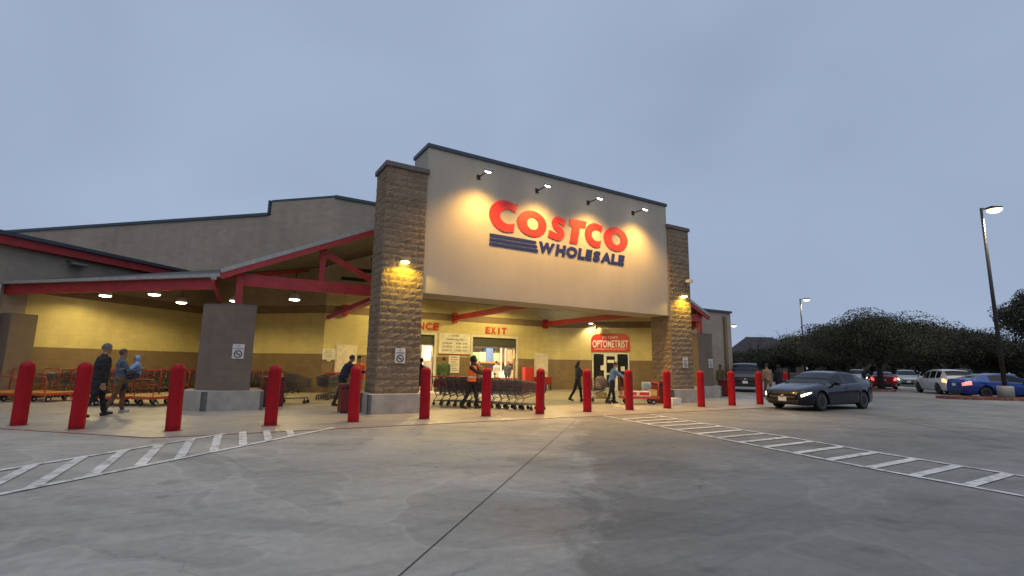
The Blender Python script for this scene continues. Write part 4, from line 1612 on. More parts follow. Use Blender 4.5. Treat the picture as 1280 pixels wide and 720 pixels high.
def person(label, loc, rz, h=1.74, top=None, bottom=None, skin='tan', shoe=None, lean=0.0, legs=((0, 0), (0, 0)), arms=((.1, .12, .2), (.1, .12, .2)),
           head=None, hair=None, vest=None, hem=.10, vox=.014, bulk=1.0, seated_z=None, group=None, nod=0.0, twist=0.0):
    S = h / 1.74
    t = thing('person', label, 'person', loc, rz, group)
    mb = MB()
    smp = []   # (point, radius, material index)

    def note(pts, rs, mi):
        for i in range(len(pts) - 1):
            for k in np.linspace(0, 1, 7):
                smp.append((Vector(pts[i]).lerp(Vector(pts[i + 1]), k), rs[i] + (rs[i + 1] - rs[i]) * k, mi))

    pel = Vector((0, 0, .92))
    u = Vector((math.sin(lean), 0, math.cos(lean)))
    fr = Vector((math.cos(lean), 0, -math.sin(lean)))
    # legs first, to find the height of the pelvis
    feet = []
    for s, (ha, kb) in zip((1, -1), legs):
        hip = pel + Vector((0, s * .095, -.03))
        d1 = Vector((math.sin(ha), 0, -math.cos(ha)))
        knee = hip + d1 * .42
        d2 = Vector((math.sin(ha - kb), 0, -math.cos(ha - kb)))
        ank = knee + d2 * .40
        feet.append((s, hip, knee, ank, ha - kb))
    low = min(f[3].z for f in feet)
    dz_ = (.085 - low) if seated_z is None else (seated_z / S - .92)
    sh = Vector((0, 0, dz_))
    pel = pel + sh
    for s, hip, knee, ank, sa in feet:
        hip, knee, ank = hip + sh, knee + sh, ank + sh
        rs = [.092 * bulk, .082 * bulk, .066, .062, .055]
        pts = [hip, hip.lerp(knee, .45), knee, knee.lerp(ank, .4), ank]
        limb(mb, pts, rs)
        note(pts, rs, 1)
        tip = min(max(-sa, -.5), .6) * .6 if seated_z is None else .2
        fd = Vector((math.cos(tip), 0, -math.sin(tip)))
        a = ank + Vector((-.05, 0, -.045))
        b = ank + fd * .16 + Vector((0, 0, -.048))
        limb(mb, [a, a.lerp(b, .5) + Vector((0, 0, .006)), b], [.046, .046, .034])
        note([a, b], [.05, .04], 3)
    # torso / jacket
    B = bulk
    R_ = [(pel - Vector((0, 0, hem)), .175 * B, .125 * B), (pel, .178 * B, .132 * B), (pel + u * .14, .165 * B, .122 * B), (pel + u * .32, .185 * B, .13 * B), (pel + u * .44, .195 * B, .115 * B),
          (pel + u * .51, .15, .085), (pel + u * .55, .075, .065)]
    ring_loft(mb, [(c, Y3, fr, a, b) for c, a, b in R_], 20)
    cs = [r[0] for r in R_]
    note(cs, [.15, .15, .14, .15, .15, .1, .07], 0)
    # arms with hands
    for s, (pp, ab, el) in zip((1, -1), arms):
        shd = pel + u * .455 + Vector((0, s * .185 * B, 0))
        d1 = Vector((math.sin(pp) * math.cos(ab), s * math.sin(ab), -math.cos(pp) * math.cos(ab)))
        elb = shd + d1 * .29
        d2 = Vector((math.sin(pp + el), -s * .25 * abs(math.sin(el)), -math.cos(pp + el))).normalized()
        wr = elb + d2 * .25
        rs = [.068 * B, .058 * B, .05 * B, .046 * B, .042]
        pts = [shd, shd.lerp(elb, .5), elb, elb.lerp(wr, .5), wr]
        limb(mb, pts, rs)
        note(pts, rs, 0)
        # palm, four fingers, thumb
        side = d2.cross(Y3)
        if side.length < .1:
            side = Vector((1, 0, 0))
        side.normalize()
        pe = wr + d2 * .085
        ring_loft(mb, [(wr + d2 * .005, side, Y3, .026, .022), (wr + d2 * .04, side, Y3, .038, .018), (pe, side, Y3, .037, .015)], 10)
        inward = Vector((0, -s, 0))
        for k, (o_, ln) in enumerate(((.028, .062), (.010, .072), (-.009, .067), (-.027, .052))):
            b0 = pe + side * o_ - d2 * .01
            m1 = b0 + d2 * ln * .55 + inward * .006
            e1 = m1 + d2 * ln * .35 + inward * .026
            mb.tube([b0, m1, e1], [.0105, .0098, .0085], 6)
            note([b0, e1], [.012, .01], 2)
        th0 = wr + d2 * .03 + side * .03
        mb.tube([th0, th0 + side * .022 + d2 * .02 + inward * .012, th0 + side * .024 + d2 * .05 + inward * .022], [.014, .0125, .01], 6)
        note([wr + d2 * .02, pe], [.03, .03], 2)
        note([th0, th0 + d2 * .05], [.014, .012], 2)
    # neck and head
    hu = Vector((math.sin(lean + nod), 0, math.cos(lean + nod)))
    hf = Vector((math.cos(lean + nod) * math.cos(twist), math.sin(twist), -math.sin(lean + nod) * math.cos(twist)))
    hs = hu.cross(hf)
    nb = pel + u * .53
    hc = nb + hu * .17 + hf * .02
    hooded = bool(hair) and hair[0] == 'hood'
    limb(mb, [nb, hc], [.085, .07] if hooded else [.06, .055])
    note([nb + u * .04, hc], [.05, .06], 0 if hooded else 2)
    ax = (hs, hf, hu)
    ball(mb, hc + hu * .02, (.077, .096, .105), 10, ax)
    ball(mb, hc - hu * .055 + hf * .028, (.055, .062, .06), 8, ax)
    mb.tube([hc + hf * .09 + hu * .025, hc + hf * .118 - hu * .012, hc + hf * .095 - hu * .022], [.008, .015, .013], 6)
    mb.tube([hc + hf * .082 - hu * .052 + hs * .025, hc + hf * .093 - hu * .05, hc + hf * .082 - hu * .052 - hs * .025], [.006, .011, .006], 6)
    for s in (-1, 1):
        ball(mb, hc + hs * s * .08 + hu * .0, (.012, .022, .034), 6, ax)
    note([hc - hu * .09, hc + hu * .09], [.08, .08], 2)
    for p_ in range(len(mb.v)):
        mb.v[p_] = mb.v[p_] * S
    # grow one continuous skin round all of it
    me = mb.mesh('body_cage', M_SHOE)
    o = bpy.data.objects.new('body_cage', me)
    col.objects.link(o)
    rm = o.modifiers.new('remesh', 'REMESH')
    rm.mode = 'VOXEL'
    rm.voxel_size = vox
    sm = o.modifiers.new('smooth', 'SMOOTH')
    sm.factor, sm.iterations = .5, 2
    dg = bpy.context.evaluated_depsgraph_get()
    bm_ = bpy.data.meshes.new_from_object(o.evaluated_get(dg))
    bpy.data.objects.remove(o)
    bpy.data.meshes.remove(me)
    bm_.name = 'body'
    bm_.materials.clear()
    for m in (top, bottom, SKIN[skin], shoe or M_SHOE):
        bm_.materials.append(m)
    nf = len(bm_.polygons)
    cen = np.empty(nf * 3)
    bm_.polygons.foreach_get('center', cen)
    cen = cen.reshape(-1, 3)
    P = np.array([tuple(a * S) for a, b, c in smp])
    RR = np.array([b * S for a, b, c in smp])
    MI = np.array([c for a, b, c in smp])
    idx = np.zeros(nf, int)
    for i in range(0, nf, 4000):
        dd = np.linalg.norm(cen[i:i + 4000, None, :] - P[None], axis=2) - RR[None]
        idx[i:i + 4000] = MI[dd.argmin(1)]
    bm_.polygons.foreach_set('material_index', idx)
    bm_.polygons.foreach_set('use_smooth', [True] * nf)
    # soft folds in the clothes
    nv = len(bm_.vertices)
    co = np.empty(nv * 3)
    no = np.empty(nv * 3)
    bm_.vertices.foreach_get('co', co)
    bm_.vertices.foreach_get('normal', no)
    co, no = co.reshape(-1, 3), no.reshape(-1, 3)
    cloth = np.zeros(nv)
    for pl in bm_.polygons:
        if pl.material_index < 2:
            cloth[list(pl.vertices)] = 1
    x_, y_, z_ = co.T / S
    ph = (loc[0] * 3.1 + loc[1]) % 6.28
    dsp = .010 * np.sin(31 * z_ + 6 * np.sin(9 * x_ + ph) + 5 * np.sin(8 * y_ + ph)) + .007 * np.sin(17 * x_ + 13 * y_ + 9 * np.sin(7 * z_ + ph))
    co = co + no * (dsp * cloth * S * (.6 if vox < .016 else 0))[:, None]
    bm_.vertices.foreach_set('co', co.ravel())
    bm_.update()
    bo = bpy.data.objects.new('body', bm_)
    link(bo, t)
    # eyes
    for s in (-1, 1):
        e = MB()
        e.lathe([(0, -.011), (.008, -.008), (.011, 0), (.008, .008), (0, .011)], 8)
        eo = e.build('eye', M_BLACK, t, local=True)
        eo.location = (hc + hf * .082 + hs * s * .03 + hu * .022) * S
    hcS = hc * S
    ang = math.atan2(hf.y, hf.x)
    if hair:
        kind, hm = hair
        if kind == 'short':
            x = shell((0, 0, .02), (.107, .09, .118), lambda a, b, c: c > .25 - .55 * (a < 0.15) and (a < .55 or c > .55), hm, t, 'hair')
        elif kind == 'long':
            x = shell((-.005, 0, .0), (.118, .108, .14), lambda a, b, c: (a < .45 or c > .72) and c > -.6, hm, t, 'hair')
            tail = MB()
            tail.tube([(-.07, 0, .02), (-.10, 0, -.12), (-.11, 0, -.24)], [.075, .085, .04], 10)
            q = tail.build('hair_length', hm, t, local=True)
            q.location, q.rotation_euler = hcS, (0, lean + nod, ang)
        elif kind == 'hood':
            x = shell((-.012, 0, .01), (.122, .108, .138), lambda a, b, c: a < .52 and c > -.85, hm, t, 'hood')
        elif kind == 'beanie':
            x = shell((-.004, 0, .03), (.112, .098, .122), lambda a, b, c: c > .12 - .25 * (a < 0), hm, t, 'hat')
        elif kind == 'cap':
            x = shell((0, 0, .03), (.109, .094, .11), lambda a, b, c: c > .25, hm, t, 'hat')
        x.location, x.rotation_euler = hcS, (0, lean + nod, ang)
        x.scale = (S, S, S)
    if vest:
        vb = MB()
        rg = [(pel + Vector((0, 0, -.02)), .192 * B, .146 * B), (pel + u * .14, .182 * B, .14 * B), (pel + u * .32, .2 * B, .146 * B), (pel + u * .42, .2 * B, .135 * B), (pel + u * .5, .15, .105)]
        for inn in (0, 1):
            v, f = [], []
            n = 24
            for c, a, b in rg:
                for j in range(n):
                    w = 2 * math.pi * j / n
                    v.append((c + Y3 * (a - .012 * inn) * math.cos(w) + fr * (b - .012 * inn) * math.sin(w)) * S)
            for i in range(len(rg) - 1):
                for j in range(n):
                    q = (i * n + j, i * n + (j + 1) % n, (i + 1) * n + (j + 1) % n, (i + 1) * n + j)
                    f.append(q[::-1] if inn else q)
            vb.add(v, f, None, True)
        vo_ = vb.build('safety_vest', vest, t, local=True)
        st = MB()
        v, f = [], []
        for z_ in (.1, .15):
            c = pel + u * z_
            for j in range(24):
                w = 2 * math.pi * j / 24
                v.append((c + Y3 * .188 * B * math.cos(w) + fr * .146 * B * math.sin(w)) * S)
        st.add(v, [(j, (j + 1) % 24, 24 + (j + 1) % 24, 24 + j) for j in range(24)], None, True)
        st.build('reflective_stripe', mat('reflective_grey', (.6, .6, .56), .35), vo_, local=True)
    return t


CL = lambda n, c: fabric('cloth_' + n, c)
BLACK, NAVY, CHAR = CL('black', (.012, .012, .015)), CL('navy', (.012, .018, .045)), CL('charcoal', (.05, .05, .055))
SLATE, BROWN, SKYB = CL('slate', (.085, .11, .16)), CL('brown', (.16, .085, .035)), CL('sky_blue', (.24, .36, .62))
HIVIS = mat('hivis_orange', (.85, .16, .02), .7)
GREEN, OLIVE, TANC = CL('green', (.07, .13, .05)), CL('olive', (.06, .055, .035)), CL('tan', (.33, .2, .12))
HAIRB, HAIRN, GREYK = mat('hair_black', (.012, .01, .009), .5), mat('hair_brown', (.06, .035, .02), .5), CL('grey_knit', (.11, .12, .13))
BLUEJ, WHITEC = CL('blue_jacket', (.10, .2, .42)), CL('white_coat', (.6, .57, .52))
away = rad(20)

person('person in black coat and grey knit hat walking past the flatbed carts', (-2.3, 16.6, .006), rad(25), 1.84, BLACK, BLACK, 'tan', None, .06,
       ((.30, .1), (-.26, .25)), ((.2, .1, .25), (-.15, .1, .2)), hair=('beanie', GREYK), hem=.30, bulk=1.26)
person('adult in slate hoodie and brown trousers carrying a child', (-1.98, 17.55, .006), rad(10), 1.72, SLATE, BROWN, 'tan', M_SHOEW, -.04,
       ((.2, .12), (-.22, .2)), ((.55, .1, 1.15), (.6, .05, 1.2)), hair=('short', HAIRN), bulk=1.08, hem=.14)
person('small child in a pale blue hoodie held in an adult’s arms', (-1.66, 17.6, .006), rad(190), 1.14, SKYB, CHAR, 'tan', M_SHOE, .02,
       ((1.35, 1.7), (1.25, 1.7)), ((.9, .3, .6), (.9, .3, .6)), hair=('hood', SKYB), seated_z=1.02, bulk=1.25, vox=.013)
person('worker in black hood and orange safety vest pushing the cart row', (7.72, 15.35, .006), rad(-45), 1.76, BLACK, BLACK, 'dark', None, .06,
       ((.3, .1), (-.25, .2)), ((.9, .1, .5), (.9, .1, .5)), hair=('hood', BLACK), vest=HIVIS, twist=.2)
person('worker in navy jacket leaning forward beside the tall pillar', (4.05, 17.9, .006), rad(5), 1.78, NAVY, BLACK, 'tan', None, .42,
       ((.25, .1), (-.28, .1)), ((1.0, .1, .5), (.9, .1, .5)), hair=('short', HAIRB), bulk=1.18, hem=.16, nod=-.15)
person('worker in orange safety vest and pale trousers by the wall notice', (5.0, 19.5, .006), rad(-110), 1.7, HIVIS, CL('khaki', (.22, .2, .16)), 'tan', None, .0,
       ((.05, .05), (-.08, .05)), ((.2, .12, .3), (.2, .12, .3)), hair=('cap', BLACK), vest=HIVIS)
person('shopper in black passing close behind the tall pillar', (6.75, 17.6, .006), rad(60), 1.68, BLACK, BLACK, 'tan', None, .02, ((.3, .15), (-.25, .2)), hair=('short', HAIRB), hem=.18)
person('shopper in green jacket behind the nested carts', (9.75, 22.4, .006), rad(70), 1.78, GREEN, CHAR, 'tan', None, .03, ((.2, .1), (-.2, .2)), hair=('short', HAIRB), bulk=1.2)
person('shopper in dark olive coat beside the exit opening', (12.45, 24.3, .006), rad(120), 1.72, OLIVE, BLACK, 'light', None, .03, ((.1, .1), (-.1, .1)), hair=('short', HAIRN), hem=.3)
person('woman with long black hair pushing a loaded cart', (13.42, 16.78, .006), rad(-58), 1.66, CHAR, BLACK, 'light', None, .05,
       ((.22, .1), (-.3, .25)), ((.75, .12, .5), (.75, .12, .5)), hair=('long', HAIRB), hem=.2)
person('shopper in blue jacket pushing the loaded flatbed', (14.1, 15.45, .006), rad(-30), 1.66, BLUEJ, BLACK, 'light', None, .22,
       ((.2, .1), (-.2, .2)), ((.9, .1, .3), (.9, .1, .3)), hair=('short', HAIRN), bulk=1.1)
person('person in tan jacket walking beyond the black sedan', (26.2, 16.35, .0), rad(70), 1.76, TANC, BROWN, 'tan', None, .05, ((.25, .1), (-.25, .2)), hair=('short', HAIRB), bulk=1.1, vox=.018)
person('person in dark clothes walking beside the tan jacket', (26.85, 16.1, .0), rad(75), 1.72, BLACK, BLACK, 'tan', None, .03, ((-.2, .1), (.25, .1)), hair=('hood', BLACK), bulk=1.15, vox=.018)
person('person in dark coat beside the bin and the pickup', (24.6, 18.1, .006), rad(200), 1.68, OLIVE, BLACK, 'dark', None, .04, ((.1, .1), (-.1, .1)), hair=('short', HAIRB), vox=.018)
person('person in dark jacket crossing among the parked cars', (55.5, 24.6, .0), rad(160), 1.75, NAVY, BLACK, 'tan', None, .03, ((.25, .1), (-.25, .2)), hair=('short', HAIRB), vox=.022)
person('shopper in white coat inside the exit opening', (16.4, 29.0, .012), rad(100), 1.72, WHITEC, CHAR, 'light', None, .02, ((.15, .1), (-.15, .1)), hair=('short', HAIRB), vox=.02, hem=.2)
person('shopper in dark jacket inside the exit opening', (17.6, 29.6, .012), rad(-120), 1.74, CHAR, BLACK, 'tan', None, .02, ((.2, .1), (-.2, .1)), hair=('short', HAIRB), vox=.02)
person('shopper in brown jacket inside the exit opening', (14.9, 28.6, .012), rad(-100), 1.68, BROWN, CHAR, 'tan', None, .04, ((.2, .1), (-.2, .1)), hair=('short', HAIRN), vox=.02)
person('shopper in green jacket inside the entrance opening', (10.0, 29.5, .012), rad(80), 1.7, GREEN, BLACK, 'light', None, .02, ((.2, .1), (-.2, .1)), hair=('short', HAIRB), vox=.02)

# ================================================================== VEHICLES
PROF = {
    'sedan': dict(L=4.88, fa=.97, ra=3.79, wr=.335, ride=.19,
                  top=[(0, .60), (.06, .70), (.3, .78), (.8, .875), (1.3, .955), (1.75, 1.17), (2.2, 1.375), (2.65, 1.44), (3.15, 1.435), (3.6, 1.36), (4.0, 1.22), (4.3, 1.12), (4.7, 1.09), (4.83, 1.02), (4.88, .9)],
                  belt=[(0, .56), (.1, .64), (.4, .72), (1.3, .86), (2.5, .91), (3.8, .97), (4.6, 1.0), (4.88, .86)],
                  wid=[(0, .60), (.06, .70), (.2, .80), (.5, .88), (1.0, .915), (3.6, .92), (4.3, .88), (4.7, .78), (4.88, .64)],
                  ws=(1.36, 2.2), rw=(3.5, 4.24), sw=[(1.72, 2.62), (2.70, 3.55)], roof=.58),
    'suv': dict(L=4.62, fa=.92, ra=3.62, wr=.36, ride=.24,
                top=[(0, .72), (.06, .86), (.3, .95), (.8, 1.02), (1.15, 1.08), (1.6, 1.37), (2.0, 1.58), (2.5, 1.67), (3.3, 1.66), (4.0, 1.60), (4.25, 1.52), (4.48, 1.2), (4.58, 1.02), (4.62, .9)],
                belt=[(0, .66), (.1, .78), (.4, .88), (1.2, .98), (2.5, 1.02), (3.8, 1.06), (4.45, 1.06), (4.62, .86)],
                wid=[(0, .66), (.06, .76), (.2, .85), (.5, .91), (1.0, .94), (3.7, .94), (4.3, .90), (4.52, .84), (4.62, .74)],
                ws=(1.22, 2.0), rw=(4.1, 4.45), sw=[(1.55, 2.45), (2.53, 3.3), (3.38, 3.95)], roof=.62),
    'pickup': dict(L=5.7, fa=.95, ra=4.55, wr=.40, ride=.34,
                   top=[(0, .95), (.05, 1.08), (.25, 1.14), (.8, 1.18), (1.5, 1.23), (1.95, 1.55), (2.3, 1.80), (2.7, 1.88), (3.4, 1.87), (3.7, 1.8), (3.82, 1.35), (3.95, 1.30), (5.5, 1.28), (5.66, 1.25), (5.7, 1.1)],
                   belt=[(0, .9), (.05, 1.0), (.4, 1.06), (1.5, 1.14), (3.8, 1.2), (5.5, 1.22), (5.7, 1.05)],
                   wid=[(0, .80), (.05, .90), (.2, .96), (.6, 1.0), (5.3, 1.0), (5.6, .97), (5.7, .92)],
                   ws=(1.56, 2.3), rw=(3.66, 3.82), sw=[(1.9, 2.7), (2.78, 3.5)], roof=.68),
}


def car_paint(name, c, metal=.3):
    if name in MATS:
        return MATS[name]
    g = NG(name)
    v = g.obj()
    n = g.noise(v, 260, 2)
    d = g.ramp(g.noise(v, 2.5, 5, .65), [(.35, .9), (.7, 1.05)])
    base = g.mix(1.0, c, d, 'MULTIPLY')
    g.set(base=base, metal=metal, rough=g.ramp(g.noise(v, 3, 4), [(.3, .16), (.7, .28)]), coat=.42, spec=.3)
    g.b.inputs['Coat Roughness'].default_value = .04
    MATS[name] = g.m
    return g.m


M_CARGLASS = NG('car_glass').set(base=(.012, .015, .018), rough=.05, spec=.22)
M_TYRE = mat('tyre', (.02, .02, .02), .85)
M_RIM = mat('alloy_rim', (.58, .58, .58), .35, .25)
M_TRIM = mat('black_trim', (.015, .015, .016), .5)
M_CHROME = mat('chrome', (.6, .6, .62), .15, 1.0)
M_HEADON = emit('headlight_lit', (1, .78, .42), 9)
M_HEADOFF = NG('headlight_off').set(base=(.55, .57, .6), rough=.1, spec=.8)
M_TAILOFF = mat('tail_lens', (.16, .006, .008), .2)
M_TAILON = emit('tail_lit', (1, .04, .02), 4)
M_AMBER = emit('amber_lit', (1, .28, .05), 4)


def smooth_interp(keys, xs):
    a = np.interp(xs, [k[0] for k in keys], [k[1] for k in keys])
    for _ in range(2):
        b = a.copy()
        b[2:-2] = (a[:-4] + 2 * a[1:-3] + 3 * a[2:-2] + 2 * a[3:-1] + a[4:]) / 9
        a = b
    return a


WHEELS = {}


def wheel_parts(r):
    if r in WHEELS:
        return WHEELS[r]
    mx = Matrix.Rotation(rad(90), 4, 'X')
    k = r - .115
    ty = MB().lathe([(k, -.09), (r - .05, -.108), (r - .012, -.09), (r, -.06), (r, .06), (r - .012, .09), (r - .05, .108), (k, .09)], 32, mx).mesh('tyre', M_TYRE)
    rm = MB()
    rm.lathe([(k - .03, -.06), (k + .003, -.095), (k + .003, .095), (k - .03, .06)], 32, mx)
    rm.lathe([(0, -.02), (k - .02, -.02), (k - .02, .02), (0, .02)], 32, mx, mi=1)
    rm.lathe([(0, -.085), (.05, -.08), (.06, -.04), (.06, .04), (.05, .08), (0, .085)], 16, mx)
    for i in range(10):
        a = 2 * math.pi * i / 10
        for s in (-1, 1):
            rm.bar((.04 * math.cos(a), s * .07, .04 * math.sin(a)), ((k - .01) * math.cos(a + .12), s * .075, (k - .01) * math.sin(a + .12)), .03, .02)
    WHEELS[r] = (ty, rm.mesh('rim', [M_RIM, M_TRIM]))
    return WHEELS[r]


def vehicle(kind, label, cat, loc, rz, paint, head=False, tail=None, plate=True, group=None, scale=1.0):
    P = PROF[kind]
    L = P['L']
    t = thing({'sedan': 'parked_car', 'suv': 'parked_car', 'pickup': 'pickup_truck'}[kind], label, cat, loc, rz, group)
    t.scale = (scale,) * 3
    xs = sorted(set(np.round(np.concatenate([np.linspace(0, L, 84), [P['ws'][0], P['ws'][1], P['rw'][0], P['rw'][1], .02, .05, .1, .15, L - .02, L - .06, L - .1], np.array([q for w in P['sw'] for q in w])]), 3)))
    xs = np.array(xs)
    top, belt, wid = smooth_interp(P['top'], xs), smooth_interp(P['belt'], xs), smooth_interp(P['wid'], xs)
    roof = max(top)
    rows = []
    for s, zt, zb_, w in zip(xs, top, belt, wid):
        e = min(s, L - s)
        zb = P['ride'] + .10 * max(0, 1 - e / .35) ** 2
        zt = max(zt, zb_ + .02)
        c = min(1, max(0, (zt - zb_) / (roof - .95)))
        y9 = (1 - c) * .86 * w + c * P['roof']
        ya = .925 * w

        def gl(q):
            return (ya + (y9 - ya) * q ** 1.15, zb_ + .015 + (zt - zb_ - .015) * .93 * q)
        R_ = [(0, zb), (.84 * w, zb), (.965 * w, zb + .07), (w, zb + .33 * (zb_ - zb)), (w * .99, zb + .62 * (zb_ - zb)), (.985 * w, zb_ - .075), (.955 * w, zb_ - .012), gl(.03), gl(.86), gl(1.0), (y9 * .55, zb_ + (zt - zb_) * .985), (0, zt)]
        for ax in (P['fa'], P['ra']):
            ra = P['wr'] + .065
            if abs(s - ax) < ra:
                za = P['wr'] + math.sqrt(ra * ra - (s - ax) ** 2)
                for k in (1, 2, 3, 4):
                    y, z = R_[k]
                    R_[k] = (y, max(z, za + (.0, .0, .015, .05)[k - 1]))
                R_[1] = (.70 * w, R_[1][1])
        rows.append(R_)
    n = len(xs)
    K = len(rows[0])
    X = L / 2 - xs

    def pt(i, k, s):
        y, z = rows[i][k]
        return Vector((X[i], s * y, z))

    def mid(i):
        return (xs[i] + xs[i + 1]) / 2

    parts = {}

    def zone(i, k):
        m = mid(i)
        if k in (9, 10):
            if P['ws'][0] <= m <= P['ws'][1]:
                return 'windshield'
            if P['rw'][0] <= m <= P['rw'][1]:
                return 'rear_window'
        if k == 7:
            for q, (a, b) in enumerate(P['sw']):
                if a + .02 <= m <= b - .02:
                    return 'side_window%d' % q
        if k == 0:
            return 'underbody'
        return 'body'

    for i in range(n - 1):
        for k in range(K - 1):
            z = zone(i, k)
            for s in (1, -1):
                key = z + ('L' if s > 0 else 'R') if z.startswith('side') else z
                f = [pt(i, k, s), pt(i, k + 1, s), pt(i + 1, k + 1, s), pt(i + 1, k, s)]
                parts.setdefault(key, []).append(f if s > 0 else f[::-1])
    for i, rev in ((0, False), (n - 1, True)):
        for k in range(K - 1):
            f = [pt(i, k, 1), pt(i, k, -1), pt(i, k + 1, -1), pt(i, k + 1, 1)]
            parts['body'].append(f if rev else f[::-1])

    def weld(name, faces, m, smooth=True, parent=t):
        bm = bmesh.new()
        for f in faces:
            vs = [bm.verts.new(p) for p in f]
            try:
                bm.faces.new(vs)
            except ValueError:
                pass
        bmesh.ops.remove_doubles(bm, verts=bm.verts, dist=.0008)
        bmesh.ops.dissolve_degenerate(bm, edges=bm.edges, dist=.0005)
        for f in bm.faces:
            f.smooth = smooth
        me = bpy.data.meshes.new(name)
        bm.to_mesh(me)
        bm.free()
        me.materials.append(m)
        o = bpy.data.objects.new(name, me)
        return link(o, parent)

    body = None
    for key, f in parts.items():
        if key == 'body':
            body = weld('body', f, paint)
            try:
                body.data.set_sharp_from_angle(angle=rad(38))
            except Exception:
                pass
        elif key == 'underbody':
            weld('underbody', f, M_TRIM)
        else:
            weld('side_window' if key.startswith('side') else key, f, M_CARGLASS)

    def patch(name, s0, s1, k0, k1, m, off=.012, sides=(1, -1), taper=0.0):
        ii = [i for i in range(n) if s0 <= xs[i] <= s1]
        for s in sides:
            fs = []
            for a, b in zip(ii[:-1], ii[1:]):
                for q in range(4):
                    def sp(i, u):
                        kk = k0 + (k1 - k0) * u
                        if taper:
                            pr = (xs[i] - s0) / (s1 - s0)
                            c_ = k1 - (k1 - k0) * .25
                            kk = c_ + (kk - c_) * (1 - taper * pr)
                        b0 = int(math.floor(kk))
                        b0 = min(b0, K - 2)
                        p = pt(i, b0, s).lerp(pt(i, b0 + 1, s), kk - b0)
                        return p + Vector((off * .7 * (1 if X[i] > 0 else -1), s * off, .002))
                    f = [sp(a, q / 4), sp(a, (q + 1) / 4), sp(b, (q + 1) / 4), sp(b, q / 4)]
                    fs.append(f if s > 0 else f[::-1])
            weld(name, fs, m)

    hm = M_HEADON if head else M_HEADOFF
    patch('headlight', .03, .46, 4.5, 5.7, hm, .012, taper=.7)
    patch('tail_light', L - .42, L - .01, 4.3, 5.8, {None: M_TAILOFF, 'on': M_TAILON, 'amber': M_AMBER}[tail], .012)
    for a_, b_ in P['sw']:
        patch('window_trim', a_, b_, 6.8, 7.0, M_CHROME, .006)
    w0 = wid[0]
    zlo, zhi = P['ride'] + .12, rows[0][6][1]
    gr = MB().bbox((L / 2 - .01, -w0 * .82, zhi - (zhi - zlo) * .42), (L / 2 + .018, w0 * .82, zhi - .03), .012).build('grille', M_TRIM, t, local=True)
    for k in range(4):
        z = zhi - .06 - (zhi - zlo) * .36 * (k + .3) / 4
        MB().box((L / 2 + .016, -w0 * .78, z - .006), (L / 2 + .026, w0 * .78, z + .006)).build('grille_bar', M_CHROME if k == 0 else M_TRIM, gr, local=True)
    MB().lathe([(0, -.008), (.06, -.006), (.07, 0), (.06, .006), (0, .008)], 16, Matrix.Translation((L / 2 + .03, 0, zhi - (zhi - zlo) * .16)) @ Matrix.Rotation(rad(90), 4, 'Y')).build('badge', M_CHROME, gr, local=True)
    MB().bbox((L / 2 - .04, -w0 * .95, zlo - .06), (L / 2 + .012, w0 * .95, zlo + (zhi - zlo) * .3), .02).build('lower_intake', M_TRIM, t, local=True)
    if plate:
        pz = zlo + (zhi - zlo) * .40
        MB().bbox((L / 2 + .02, -.155, pz - .075), (L / 2 + .034, .155, pz + .075), .004).build('number_plate', M_WHITE, t, local=True)
        MB().bbox((-L / 2 - .012, -.155, .68), (-L / 2 + .01, .155, .83), .004).build('number_plate', M_WHITE, t, local=True)
    MB().bbox((-L / 2 - .015, -w0 * .9, P['ride'] + .08), (-L / 2 + .05, w0 * .9, P['ride'] + .26), .02).build('rear_bumper', M_TRIM, t, local=True)
    # mirrors
    ms = P['sw'][0][0] + .12
    im = int(np.argmin(abs(xs - ms)))
    for s in (1, -1):
        b0 = pt(im, 7, s)
        mb_ = MB()
        mb_.bbox((b0.x - .05, b0.y + (.05 if s > 0 else -.23), b0.z + .0), (b0.x + .09, b0.y + (.23 if s > 0 else -.05), b0.z + .14), .03)
        mb_.bar((b0.x, b0.y - s * .03, b0.z + .03), (b0.x, b0.y + s * .08, b0.z + .05), .05)
        mb_.build('mirror', paint, t, local=True)
        # door seams and handles
        for a, b in P['sw']:
            ia = int(np.argmin(abs(xs - (b + .02))))
            if abs(xs[ia] - P['ra']) < P['wr'] + .1:
                continue
            fs = []
            for k in range(2, 6):
                p0, p1 = pt(ia, k, s), pt(ia, k + 1, s)
                o_ = Vector((0, s * .003, 0))
                e_ = Vector((.006, 0, 0))
                fs.append([p0 + o_ - e_, p1 + o_ - e_, p1 + o_ + e_, p0 + o_ + e_])
            weld('door_seam', fs, M_TRIM, False)
            ih = int(np.argmin(abs(xs - (b - .12))))
            hp = pt(ih, 5, s)
            MB().bbox((hp.x - .10, hp.y - .012, hp.z - .045), (hp.x + .08, hp.y + .012 + (s > 0) * .016 - (s < 0) * 0, hp.z - .015), .008).build('door_handle', paint, t, local=True)
    ty, rm = wheel_parts(P['wr'])
    for ax in (P['fa'], P['ra']):
        i = int(np.argmin(abs(xs - ax)))
        for s in (1, -1):
            w = bpy.data.objects.new('wheel', ty)
            link(w, t)
            w.location = (L / 2 - ax, s * (wid[i] - .125), P['wr'])
            q = bpy.data.objects.new('rim', rm)
            link(q, w)
    if head:
        for s in (1, -1):
            e = spot('headlight_beam', (0, 0, 0), (1, 0, -.06), 22, (1, .85, .6), 70, .7, .05)
            e.parent = t
            e.location = (L / 2 + .06, s * w0 * .95, zhi)
            e.rotation_euler = Vector((1, 0, -.07)).to_track_quat('-Z', 'Y').to_euler()
    return t


